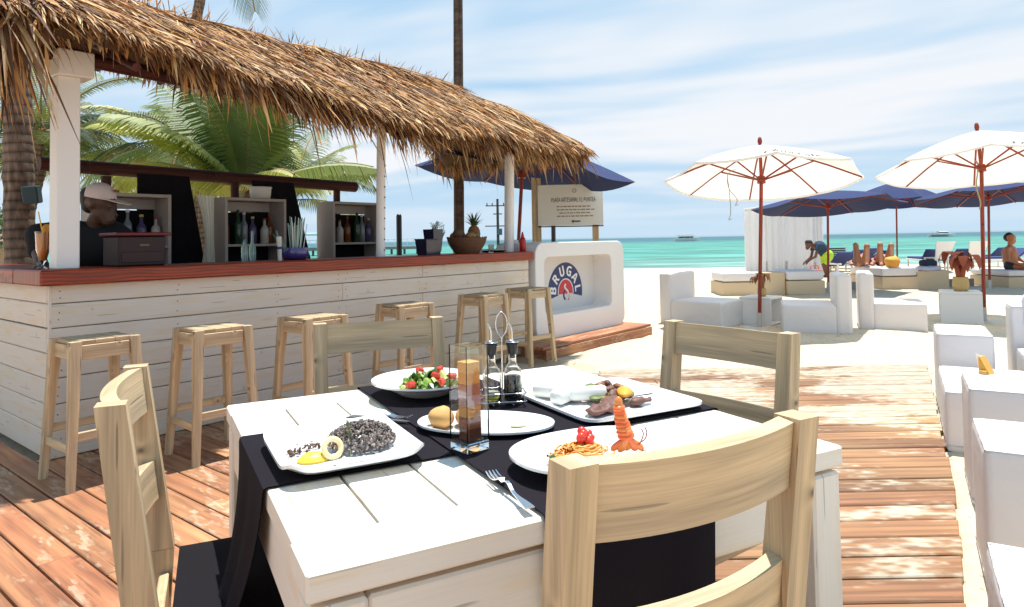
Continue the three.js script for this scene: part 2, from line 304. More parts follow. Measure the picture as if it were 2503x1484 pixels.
// ------------------------------------------------------------------ timber deck: every board a piece
{
  const base = thing('timber_deck', 'reddish brown timber deck of long boards under the table and stools', 'deck');
  delete base.userData.category; delete base.userData.label; base.userData.kind = 'structure';
  // seam between the two board directions, running beneath the table
  const S0 = bw(3.35, 0, 0.0), S1 = [0.42, 0, -0.2], sd = [S1[0] - S0[0], S1[2] - S0[2]], sl = Math.hypot(...sd); sd[0] /= sl; sd[1] /= sl;
  // boards square to the bar
  const p = 0.142, w = 0.132;
  for (let i = -22; i < 25; i++) {
    const x = i * p + 0.03, o = bw(x, 0, 0); if (x > 3.3) break;
    // along +n from o until the seam: o + n t = S0 + sd s
    const n = [Math.sin(TH), Math.cos(TH)], det = n[0] * -sd[1] - n[1] * -sd[0], rx = S0[0] - o[0], rz = S0[2] - o[2];
    let t1 = (rx * -sd[1] - rz * -sd[0]) / det;
    if (!(t1 > 0.05) || t1 > 7.5) t1 = 7.5;
    const z0 = x < -0.02 ? -2.6 : -0.08;
    let cuts = [z0]; let c = z0 + rr(1.1, 2.6); while (c < t1 - 0.7) { cuts.push(c); c += rr(2.2, 3.2); } cuts.push(t1);
    for (let k = 0; k < cuts.length - 1; k++) {
      const L = cuts[k + 1] - cuts[k] - 0.003, g = board(w, 0.028, L, 0.004, 2);
      const m = part(base, numbered('deck_board'), g, pick(M.deck)); const q = bw(x, -0.014 + rr(-0.0015, 0.0015), (cuts[k] + cuts[k + 1]) / 2); m.position.set(...q); m.rotation.y = TH;
    }
  }
  // boards square to the walkway down to the beach; wind has blown sand over them
  const W = 1024, sandOn = tex(W, W, (u, v) => {
    const x = u * 7 - 1.5, z = -7 + v * 7, ww = woodAt((x * 0.5 + 9) % 1, (z * 1.4 + 90 + Math.floor((z + 90) / 0.166) * 0.37) % 1, [], 300, 12);
    const bl = fbm(x * 1.2 + 50, z * 2.5 + 50, BIG, BIG, 3, 81), s = 0.49 + 0.32 * ww.fib + 0.09 * ww.ring + 0.26 * (bl - 0.5) + 0.18 * (hash(Math.floor((z + 90) / 0.166), 3) - 0.5);
    const e = edgeX(z) - x, cover = 0.34 * sm(1.2, 0.0, e) + 0.56 * sm(-3.2, -6.0, z) + 0.27;
    const big = fbm(x * 1.8 + 20, z * 5.5 + 20, BIG, BIG, 5, 83), grit = fbm(x * 18, z * 44 + 700, BIG, BIG, 3, 85);
    const k = sm(-0.02, 0.26, cover - (1.14 - big * 1.05) + 0.42 * (grit - 0.5)) * (0.62 + 0.6 * (grit - 0.35));
    return [mix(s * 1.03, 0.99, clamp(k)), mix(s * (0.66 + 0.16 * bl), 0.96, clamp(k)), mix(s * (0.45 + 0.12 * bl), 0.88, clamp(k))];
  });
  sandOn.wrapS = sandOn.wrapT = THREE.ClampToEdgeWrapping;
  const mats = [1, 0.93, 1.05].map((k) => std({ map: sandOn, color: lin(0.56 * k, 0.57 * k, 0.56 * k), roughness: 0.72, bumpMap: sandOn, bumpScale: 0.002 }));
  for (let z = -0.6; z > FARZ + 0.05; z -= 0.166) {
    const s = (z - S0[2]) / sd[1], x0 = S0[0] + sd[0] * s, x1 = edgeX(z) + rr(-0.012, 0.012) + 0.02; if (x1 - x0 < 0.2) continue;
    let xa = Math.max(x0, -0.75); const mid = x1 - xa > 2.6 ? [xa, xa + rr(1.2, 1.9), x1] : [xa, x1];
    for (let k = 0; k < mid.length - 1; k++) {
      const L = mid[k + 1] - mid[k] - 0.004, cx = (mid[k] + mid[k + 1]) / 2, g = chamfer(L, 0.028, 0.152, 0.005), P = g.attributes.position, uv = g.attributes.uv;
      for (let i = 0; i < P.count; i++) { if (k === mid.length - 2 && P.getX(i) > 0) P.setX(i, P.getX(i) + (edgeX(z + P.getZ(i)) - edgeX(z))); uv.setXY(i, (P.getX(i) + cx + 1.5) / 7, (P.getZ(i) + z + 7) / 7); }
      const m = part(base, numbered('deck_board'), g, pick(mats)); m.position.set(cx, -0.014 + rr(-0.002, 0.002), z); m.rotation.y = rr(-0.003, 0.003);
    }
  }
  const mid = [(S0[0] + S1[0]) / 2, (S0[2] + S1[2]) / 2], h = part(base, 'divider_board', board(0.15, 0.03, sl, 0.004, 2), M.deck[1]); h.position.set(mid[0], -0.007, mid[1]); h.rotation.y = Math.atan2(sd[0], sd[1]);
  // joists close the deck's outer edge
  for (let i = 0; i < EDGE.length - 1; i++) { const [a, b] = [EDGE[i], EDGE[i + 1]], L = Math.hypot(b[0] - a[0], b[1] - a[1]), j = part(base, 'joist', board(0.05, 0.08, L, 0.004, 2), M.deck[1]); j.position.set((a[0] + b[0]) / 2 - 0.10, -0.071, (a[1] + b[1]) / 2); j.rotation.y = Math.atan2(b[0] - a[0], b[1] - a[1]); }
}

// ------------------------------------------------------------------ the bar
const CT = 1.12, BAR_L = 4.63;
{
  const b = thing('beach_bar', 'white boarded beach bar with thick red wood counter', 'bar counter', bw(0, 0, 0), TH);
  const cols = [M.washB, M.washC];
  const rows = [[0.0, 0.165], [0.165, 0.32], [0.32, 0.472], [0.472, 0.622], [0.622, 0.770], [0.770, 0.915], [0.915, 1.028]];
  rows.forEach(([a, c], i) => {
    const j = i % 2 ? 2.1 : 3.0;
    for (const [x0, x1] of [[0.004, j], [j, BAR_L - 0.02]]) part(b, 'front_board', board(x1 - x0 - 0.003, c - a - 0.005, 0.03, 0.005, 0, (x0 + x1) / 2, (a + c) / 2 + 0.002, -0.015 + rr(-0.002, 0.001)), pick(cols));
    part(b, 'side_board', board(0.03, c - a - 0.005, 2.5, 0.005, 2, 0.0155, (a + c) / 2 + 0.002 + rr(-0.003, 0.001), -1.285), pick(cols));
    part(b, 'end_board', board(0.03, c - a - 0.005, 0.40, 0.005, 2, BAR_L - 0.045, (a + c) / 2 + 0.002, -0.235), pick(cols));
  });
  part(b, 'carcass', merge([new THREE.BoxGeometry(BAR_L - 0.1, 1.0, 0.02).translate(BAR_L / 2, 0.505, -0.042), new THREE.BoxGeometry(0.02, 1.0, 2.4).translate(0.043, 0.505, -1.26)]), M.log);
  { const nl = []; rows.forEach(([a, c]) => { for (const x of [0.06, 0.75, 1.5, 2.06, 2.14, 2.96, 3.04, 3.8, 4.5]) nl.push(at(cyl(0.0045, 0.0045, 0.002, 6), x + rr(-0.01, 0.01), a + (c - a) * rr(0.25, 0.4), -0.001, Math.PI / 2), at(cyl(0.0045, 0.0045, 0.002, 6), x + rr(-0.01, 0.01), a + (c - a) * rr(0.6, 0.8), -0.001, Math.PI / 2)); }); part(b, 'nail_heads', merge(nl), plain(0.20, 0.16, 0.13, 0.6)).userData.kind = 'stuff'; }
  part(b, 'corner_trim', board(0.018, 1.02, 0.018, 0.003, 1, 0.008, 0.515, -0.006), M.washC);
  part(b, 'counter_top', board(BAR_L + 0.06, 0.092, 0.52, 0.009, 0, BAR_L / 2 - 0.03, CT - 0.046, -0.20), M.red);
  part(b, 'counter_wing', board(0.50, 0.092, 2.2, 0.009, 2, 0.19, CT - 0.047, -1.562), M.red);
}

// ------------------------------------------------------------------ thatched roof on its posts
{
  const XL = -0.42, XR = 5.2, ZR = -1.1, RUN = 1.50;
  const lift = (x) => mix(0.20, -0.04, sm(-0.3, 2.6, x));
  const BACK = 0.78;
  const roofY = (x, z) => { const q = [z > ZR ? (RUN - (z - ZR)) / RUN : 1 - 0.36 * (ZR - z) / BACK, (x - XL) / 1.15, (XR - x) / 1.0]; let m = Math.min(...q); m = m < 0.85 ? m : 0.85 + 0.1 * Math.tanh((m - 0.85) / 0.1); return 2.33 + lift(x) * (1 - 0.7 * clamp(m)) + 0.87 * m; };
  const r = thing('thatched_roof', 'shaggy palm thatch roof of the bar on white posts', 'roof', bw(0, 0, 0), TH);
  // the packed thatch below the loose fronds
  const pos = [], nx = 44, nz = 24, P = (i, j, dy) => { const x = mix(XL + 0.08, XR - 0.08, i / nx), z = mix(ZR - BACK + 0.06, ZR + RUN - 0.06, j / nz); return [x, roofY(x, z) - dy - 0.02, z]; };
  for (let i = 0; i < nx; i++) for (let j = 0; j < nz; j++) for (const dy of [0, 0.10]) { const a = P(i, j, dy), b = P(i + 1, j, dy), c = P(i + 1, j + 1, dy), d = P(i, j + 1, dy); pos.push(...(dy ? [a, b, c, a, c, d] : [a, c, b, a, d, c]).flat()); }
  for (let i = 0; i < nx; i++) for (const j of [0, nz]) { const a = P(i, j, 0), b = P(i + 1, j, 0), c = P(i + 1, j, 0.1), d = P(i, j, 0.1); pos.push(...[a, b, c, a, c, d].flat()); }
  for (let j = 0; j < nz; j++) for (const i of [0, nx]) { const a = P(i, j, 0), b = P(i, j + 1, 0), c = P(i, j + 1, 0.1), d = P(i, j, 0.1); pos.push(...[a, b, c, a, c, d].flat()); }
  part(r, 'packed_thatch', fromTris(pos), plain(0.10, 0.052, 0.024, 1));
  // loose dry leaf blades
  const V = [], C = [];
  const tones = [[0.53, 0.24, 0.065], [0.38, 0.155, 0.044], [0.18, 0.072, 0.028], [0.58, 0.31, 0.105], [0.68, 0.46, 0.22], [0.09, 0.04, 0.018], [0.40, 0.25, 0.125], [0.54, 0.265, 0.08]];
  const blade = (x, y, z, dx, dy, dz, L, w, sag, tone) => {
    const l = Math.hypot(dx, dy, dz); dx /= l; dy /= l; dz /= l;
    let sx = -dz + rr(-0.5, 0.5), sy = rr(-0.7, 0.7), sz = dx + rr(-0.5, 0.5); const sl = Math.hypot(sx, sy, sz); sx /= sl; sy /= sl; sz /= sl;
    const seg = 3, kink = rr(-0.14, 0.14), p = [];
    for (let k = 0; k <= seg; k++) { const t = k / seg, q = t * L, ww = w * (k === 0 ? 0.7 : k === seg ? 0.12 : 1), cx = x + dx * q + kink * t * t * L * sx, cy = y + dy * q - sag * t * t * L, cz = z + dz * q + kink * t * t * L * sz; p.push([cx - sx * ww, cy - sy * ww, cz - sz * ww, cx + sx * ww, cy + sy * ww, cz + sz * ww]); }
    for (let k = 0; k < seg; k++) { const a = p[k], b = p[k + 1]; V.push(a[0], a[1], a[2], b[0], b[1], b[2], a[3], a[4], a[5], a[3], a[4], a[5], b[0], b[1], b[2], b[3], b[4], b[5]); for (let q = 0; q < 6; q++) C.push(...tone); }
  };
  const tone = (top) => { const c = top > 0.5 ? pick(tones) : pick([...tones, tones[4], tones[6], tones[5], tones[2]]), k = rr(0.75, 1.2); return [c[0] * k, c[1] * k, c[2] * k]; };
  const grad = (x, z) => { const e = 0.03; return [(roofY(x + e, z) - roofY(x - e, z)) / (2 * e), (roofY(x, z + e) - roofY(x, z - e)) / (2 * e)]; };
  for (let n = 0; n < 60000; n++) {
    const front = rnd() < 0.84, x = rr(XL, XR), z = front ? rr(ZR - 0.1, ZR + RUN) : rr(ZR - BACK, ZR);
    const [gx, gz] = grad(x, z), gl = Math.hypot(gx, gz) || 1; let fx = -gx / gl, fz = -gz / gl; if (gl < 0.15) { fx = rr(-1, 1); fz = rr(0.1, 1); }
    const a = rr(-0.55, 0.55) * (rnd() < 0.3 ? 1.9 : 1) + (front ? 0.35 : 0), ca = Math.cos(a), sa = Math.sin(a), ax = fx * ca + fz * sa, az = -fx * sa + fz * ca;
    const rise = rr(-0.06, 0.30), s = Math.max(0.3, gl) * (1 - rise);
    const clump = fbm(x * 3.2 + 20, z * 3.2 + 20, BIG, BIG, 3, 15), y = roofY(x, z) - 0.03 + clump * 0.13;
    const hi = clamp((y - 2.1) / 1.1);
    const toEave = Math.min(ZR + RUN - z, z - ZR + BACK, x - XL, XR - x), wide = rnd() < 0.05 * (1.4 - hi);
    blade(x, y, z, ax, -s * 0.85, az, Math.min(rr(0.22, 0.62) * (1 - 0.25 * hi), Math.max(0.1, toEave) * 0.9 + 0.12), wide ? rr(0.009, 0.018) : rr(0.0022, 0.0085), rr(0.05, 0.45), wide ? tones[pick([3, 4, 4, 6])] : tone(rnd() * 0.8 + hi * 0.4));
  }
  for (let n = 0; n < 560; n++) { const x = rr(0, XR - 0.6), z = ZR + rr(-0.25, 0.35); blade(x, roofY(x, z), z, rr(-0.5, 0.9), rr(0.1, 1), rr(-0.4, 0.6), rr(0.08, 0.26), rr(0.0025, 0.006), rr(0, 0.2), tone(1)); }
  // fringe at the eaves: hanging clumps
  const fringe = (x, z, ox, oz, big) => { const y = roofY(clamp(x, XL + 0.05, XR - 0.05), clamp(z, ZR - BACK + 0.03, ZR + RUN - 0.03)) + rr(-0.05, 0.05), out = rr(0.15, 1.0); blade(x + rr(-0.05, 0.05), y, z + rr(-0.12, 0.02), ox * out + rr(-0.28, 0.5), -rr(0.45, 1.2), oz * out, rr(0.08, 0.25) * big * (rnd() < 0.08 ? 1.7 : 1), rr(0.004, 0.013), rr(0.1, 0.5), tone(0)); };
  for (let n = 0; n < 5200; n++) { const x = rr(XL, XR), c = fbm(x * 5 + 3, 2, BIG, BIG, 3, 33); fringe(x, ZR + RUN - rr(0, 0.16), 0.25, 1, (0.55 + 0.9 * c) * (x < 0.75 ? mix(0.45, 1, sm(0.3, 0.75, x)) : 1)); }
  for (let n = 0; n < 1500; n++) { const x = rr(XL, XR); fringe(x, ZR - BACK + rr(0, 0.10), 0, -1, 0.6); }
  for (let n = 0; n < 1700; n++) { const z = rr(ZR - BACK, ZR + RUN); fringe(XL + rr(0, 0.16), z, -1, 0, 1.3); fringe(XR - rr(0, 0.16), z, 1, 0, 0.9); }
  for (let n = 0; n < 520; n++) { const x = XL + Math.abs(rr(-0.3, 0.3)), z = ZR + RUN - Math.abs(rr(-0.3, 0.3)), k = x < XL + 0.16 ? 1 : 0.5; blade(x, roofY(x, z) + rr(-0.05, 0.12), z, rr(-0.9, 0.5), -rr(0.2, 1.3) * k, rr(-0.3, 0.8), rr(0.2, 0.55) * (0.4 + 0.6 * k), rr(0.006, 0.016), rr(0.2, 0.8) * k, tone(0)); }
  const g = new THREE.BufferGeometry(); g.setAttribute('position', new THREE.Float32BufferAttribute(V, 3)); g.setAttribute('color', new THREE.Float32BufferAttribute(C, 3)); g.setAttribute('uv', new THREE.BufferAttribute(new Float32Array(V.length / 3 * 2), 2)); g.computeVertexNormals();
  part(r, 'dry_fronds', g, phy({ vertexColors: true, roughness: 0.85, transmission: 0.12, thickness: 0 })).userData.kind = 'stuff';
  // timber under the thatch
  for (const [z, y0, y1] of [[-0.13, 2.46, 2.26], [-1.72, 2.88, 2.82]]) part(r, 'eave_beam', grain(rod([z < -1 ? 0.5 : -0.1, y0, z], [z < -1 ? 4.4 : 4.85, y1, z], 0.045, 0.045, 10), 0), M.log);
  part(r, 'ridge_pole', grain(rod([0.9, 2.95, ZR], [4.4, 2.92, ZR], 0.05, 0.05, 10), 0), M.log);
  for (let i = 0; i < 9; i++) { const x = 0.35 + i * 0.52; part(r, 'rafter', grain(rod([x, roofY(x, 0.35) - 0.19, 0.35], [x, 2.90, ZR + 0.05], 0.028, 0.028, 8), 1), M.log); part(r, 'rafter', grain(rod([x, roofY(x, -1.78) - 0.19, -1.78], [x, 2.92, ZR - 0.05], 0.028, 0.028, 8), 1), M.log); }
  // posts
  const post = part(r, 'corner_post', board(0.128, 2.305 - CT, 0.128, 0.006, 1, 0.115, (2.305 + CT) / 2 + 0.001, -0.11), M.whitePaint);
  part(post, 'capital', board(0.20, 0.16, 0.20, 0.006, 1, 0.145, 2.386, -0.11), M.whitePaint);
  for (const [x, rad] of [[2.66, 0.042], [4.50, 0.056]]) {
    const q = part(r, 'round_post', grain(rod([x, CT + 0.001, -0.19], [x, 2.30, -0.16], rad, rad * 0.94, 16), 1), M.whitePaint);
    if (x < 3) for (let k = 0; k < 9; k++) part(q, 'hole', at(cyl(0.007, 0.007, 0.006, 10), x + 0.012, CT + 0.06 + k * 0.096, -0.19 + 0.0375 + k * 0.0028, Math.PI / 2), M.blackPlastic);
  }
  for (const [x, z] of [[0.66, -1.98]]) part(r, 'back_post', grain(rod([x, 0, z], [x, 2.86, z + 0.26], 0.05, 0.05, 12), 1), M.whitePaint);
}

// ------------------------------------------------------------------ back bar
{
  const L = thing('log_rail', 'dark round log rail carried on posts above the back bar shelves', 'log rail', bw(0, 0, 0), TH);
  const g = grain(rod([0.45, 1.94, -1.8], [3.62, 1.905, -1.8], 0.058, 0.06, 18), 0); part(L, 'log', g, M.log);
  for (const x of [0.95, 2.13, 3.36]) part(L, 'post', grain(rod([x, 0, -1.8], [x, 1.87, -1.8], 0.045, 0.04, 10), 1), M.log);
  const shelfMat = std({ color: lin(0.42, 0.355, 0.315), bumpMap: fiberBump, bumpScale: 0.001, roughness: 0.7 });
  const shelves = [[0.72, 1.33, 1.70, 'white open shelf box behind the bartender'], [1.82, 2.46, 1.70, 'white open shelf box between the two black panels'], [3.02, 3.69, 1.70, 'white open shelf box at the end of the log rail']];
  shelves.forEach(([x0, x1, top, label]) => {
    const w = x1 - x0, s = thing('shelf_box', label, 'shelf', bw((x0 + x1) / 2, 0, -1.55), TH), t = 0.028, y0 = 0.72, D = 0.30;
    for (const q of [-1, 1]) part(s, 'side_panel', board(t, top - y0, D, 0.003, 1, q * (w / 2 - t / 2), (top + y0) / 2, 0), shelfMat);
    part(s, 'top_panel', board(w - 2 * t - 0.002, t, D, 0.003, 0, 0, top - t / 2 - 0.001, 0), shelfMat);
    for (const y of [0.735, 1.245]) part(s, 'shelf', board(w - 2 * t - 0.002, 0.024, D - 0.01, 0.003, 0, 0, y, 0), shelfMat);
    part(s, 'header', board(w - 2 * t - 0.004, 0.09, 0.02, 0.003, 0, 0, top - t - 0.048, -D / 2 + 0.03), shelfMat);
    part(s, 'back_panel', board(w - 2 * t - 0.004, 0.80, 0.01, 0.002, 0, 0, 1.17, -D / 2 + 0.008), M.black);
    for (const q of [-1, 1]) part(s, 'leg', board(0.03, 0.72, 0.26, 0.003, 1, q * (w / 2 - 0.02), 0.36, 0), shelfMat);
  });
  // bottles on the shelves
  const bottle = (h, r, glass, cap) => { const o = { g: lathe([[0.001, 0], [r, 0.002], [r, h * 0.55], [r * 0.85, h * 0.63], [r * 0.36, h * 0.74], [r * 0.33, h * 0.93], [0.001, h * 0.93]], 14), c: lathe([[0.001, h * 0.92], [r * 0.42, h * 0.92], [r * 0.40, h], [0.001, h]], 12), glass, cap }; return o; };
  const gl = (r, g, b) => phy({ color: lin(r, g, b), roughness: 0.08, transmission: 0.35, thickness: 0.02, ior: 1.45 });
  const kinds = [[0.31, 0.036, gl(0.3, 0.32, 0.36), plain(0.7, 0.7, 0.72, 0.4)], [0.29, 0.038, gl(0.22, 0.07, 0.02), plain(0.3, 0.02, 0.02, 0.4)], [0.27, 0.042, gl(0.12, 0.10, 0.22), plain(0.6, 0.5, 0.2, 0.4)], [0.33, 0.033, gl(0.03, 0.09, 0.04), plain(0.02, 0.02, 0.02, 0.4)], [0.25, 0.04, plain(0.42, 0.39, 0.35, 0.3), plain(0.3, 0.04, 0.03, 0.4)]].map((k) => bottle(...k));
  const names = ['clear', 'amber', 'violet', 'green', 'white'], where = ['in the shelf behind the bartender', 'in the shelf between the black panels', 'in the shelf at the log end'];
  shelves.forEach(([x0, x1], si) => { const n = si === 0 ? 3 : 6; for (let i = 0; i < n; i++) { const k = (i * 2 + si) % 5, x = si === 0 ? mix(x0 + 0.30, x1 - 0.08, i / 2) : mix(x0 + 0.09, x1 - 0.10, i / (n - 1));
    const o = thing('bottle', `${names[k]} bottle ${where[si]}`, 'bottle', bw(x, 1.2575, -1.53 + rr(-0.05, 0.05)), 0, `${names[k]} bottles ${where[si]}`); part(o, 'body', kinds[k].g, kinds[k].glass); part(o, 'cap', kinds[k].c, kinds[k].cap); } });
  // black board panels hung from the log, flared at the foot
  for (const [x0, x1, f0, f1, label] of [[1.17, 1.63, -0.03, 0.20, 'black cloth panel hanging beside the bartender'], [2.27, 2.74, 0.03, 0.28, 'black cloth panel hanging behind the big straw holder']]) {
    const pos = [], N = 20, Mz = 26, P = (i, j) => { const t = j / Mz, s = i / N; return [mix(x0 + f0 * t * t, x1 + f1 * t, s), mix(1.90, 0.80, t), -1.715 + 0.012 * Math.sin(s * 22) * (0.3 + t)]; };
    for (const o of [0, 0.006]) for (let i = 0; i < N; i++) for (let j = 0; j < Mz; j++) { const a = P(i, j), b = P(i + 1, j), c = P(i + 1, j + 1), d = P(i, j + 1); for (const q of [a, b, c, a, c, d]) pos.push(q[0], q[1], q[2] + o); }
    single('cloth_panel', fromTris(pos), M.black, label, 'cloth', bw(0, 0, 0), TH);
  }
  { // pale curtain tied at its waist
    const pos = [], N = 20, Mz = 30, P = (i, j) => { const t = j / Mz, s = i / N, w = 0.045 + 0.055 * Math.pow(Math.abs(t - 0.45) / 0.55, 1.4), c = 1.735 + 0.035 * Math.sin(t * 3.0); return [c + (s - 0.5) * 2 * w, mix(1.72, 0.86, t), -1.60 + 0.012 * Math.sin(s * 30)]; };
    for (let i = 0; i < N; i++) for (let j = 0; j < Mz; j++) { const a = P(i, j), b = P(i + 1, j), c = P(i + 1, j + 1), d = P(i, j + 1); for (const q of [a, b, c, a, c, d]) pos.push(...q); }
    single('curtain', fromTris(pos), M.canvas, 'off white curtain gathered at its waist beside a shelf box', 'curtain', bw(0, 0, 0), TH);
  }
  { const o = single('plastic_tub', lathe([[0.001, 0], [0.095, 0.002], [0.105, 0.11], [0.112, 0.112], [0.112, 0.125], [0.001, 0.127]], 24), plain(0.7, 0.68, 0.62, 0.5), 'white lidded tub standing on top of a shelf box', 'tub', bw(2.27, 1.70, -1.56)); }
  { const o = thing('back_counter', 'dark low work counter inside the bar below the shelves', 'counter', bw(2.0, 0, -1.50), TH);
    part(o, 'top', board(3.6, 0.03, 0.40, 0.003, 0, 0, 0.685, 0), M.log); part(o, 'front_panel', board(3.6, 0.62, 0.02, 0.003, 0, 0, 0.36, 0.17), M.log); for (const q of [-1.78, 1.78]) part(o, 'side_panel', board(0.02, 0.62, 0.3, 0.003, 1, q, 0.36, 0), M.log); }
}

// ------------------------------------------------------------------ things on the counter
const onBar = (x, z, y = CT) => bw(x, y, z);
{ // cash box
  const o = thing('cash_register', 'dark red cash box with an overhanging lid on the counter', 'register', onBar(0.56, -0.21), TH), maroon = plain(0.022, 0.004, 0.005, 0.6);
  part(o, 'body', at(chamfer(0.30, 0.20, 0.26, 0.01), 0, 0.101, 0), maroon); part(o, 'lid', at(chamfer(0.35, 0.022, 0.30, 0.006), 0.005, 0.213, 0), plain(0.13, 0.012, 0.015, 0.45)); part(o, 'drawer', at(chamfer(0.26, 0.07, 0.01, 0.003), 0, 0.06, 0.131), plain(0.03, 0.006, 0.006, 0.6)); part(o, 'name_plate', at(chamfer(0.06, 0.014, 0.004, 0.001), 0.01, 0.14, 0.132), plain(0.12, 0.08, 0.04, 0.5));
}
const straw = (o, a, b, mat) => part(o, 'straw', rod(a, b, 0.0032, 0.0032, 6), mat);
{ // straw holders: the large one at mid-counter, a pair of tubs further on
  const tints = [plain(0.62, 0.72, 0.66, 0.5), plain(0.42, 0.56, 0.50, 0.5), plain(0.75, 0.74, 0.68, 0.5), plain(0.16, 0.30, 0.26, 0.5)];
  const o = thing('straw_holder', 'round dark blue straw holder bristling with pale straws', 'straw holder', onBar(1.77, -0.18), TH);
  part(o, 'bowl', lathe([[0.001, 0], [0.085, 0.001], [0.112, 0.045], [0.105, 0.10], [0.098, 0.10], [0.10, 0.05], [0.001, 0.02]], 24), phy({ color: lin(0.035, 0.03, 0.16), roughness: 0.2, clearcoat: 0.6 }));
  for (let i = 0; i < 26; i++) { const a = rr(0, 6.28), q = rr(0, 0.05); straw(o, [Math.cos(a) * q + 0.01, 0.025, Math.sin(a) * q], [Math.cos(a) * (q + 0.035) + 0.02, rr(0.27, 0.355), Math.sin(a) * (q + 0.03)], pick(tints)); }
  for (let i = 0; i < 7; i++) straw(o, [-0.06, 0.025, rr(-0.03, 0.03)], [-0.17 + rr(-0.02, 0.05), rr(0.17, 0.24), rr(-0.04, 0.04)], tints[3]);
  const n = thing('napkin_holder', 'white napkin roll standing against the round straw holder', 'napkins', onBar(1.585, -0.10), TH); part(n, 'napkin', at(cyl(0.016, 0.02, 0.19, 10), 0, 0, 0, 0, 0, 0.05), M.canvas); part(n, 'tie', at(cyl(0.021, 0.021, 0.02, 12), -0.006, 0.09, 0, 0, 0, 0.05), M.navy);
  const t = thing('glass_bottle', 'small clear glass bottle pair on the counter before the middle shelf box', 'bottle', onBar(1.42, -0.28), TH); for (const q of [-0.03, 0.035]) part(t, 'bottle', at(lathe([[0.001, 0], [0.026, 0.002], [0.026, 0.11], [0.011, 0.15], [0.010, 0.20 + q], [0.001, 0.20 + q]], 14), q, 0, 0), phy({ color: lin(0.55, 0.75, 0.68), roughness: 0.05, transmission: 0.8, thickness: 0.02 }));
  const tub = phy({ color: lin(0.010, 0.012, 0.04), roughness: 0.3, clearcoat: 0.3 });
  const p = thing('square_tub', 'low square black tub on the counter', 'tub', onBar(3.165, -0.12), TH); part(p, 'tub', slope(0.11, 0.13, 0.145, 0.16, 0.145, 0, 0, 0, 0), tub);
  part(p, 'rim', at(chamfer(0.155, 0.012, 0.17, 0.003), 0, 0.15, 0), tub);
  const q = thing('tall_cup', 'tall black cup of straws beside the square tub', 'cup', onBar(3.315, -0.18), TH); part(q, 'cup', slope(0.09, 0.11, 0.13, 0.15, 0.25, 0, 0, 0, 0), tub);
  for (let i = 0; i < 22; i++) straw(q, [rr(0, 0.03), 0.2505, rr(-0.04, 0.04)], [rr(0.0, 0.13), rr(0.28, 0.335), rr(-0.06, 0.06)], pick(tints));
  for (let i = 0; i < 8; i++) straw(q, [0.075 + rr(0, 0.01), 0.03, rr(-0.04, 0.04)], [rr(0.10, 0.15), rr(0.22, 0.31), rr(-0.06, 0.06)], tints[3]);
}
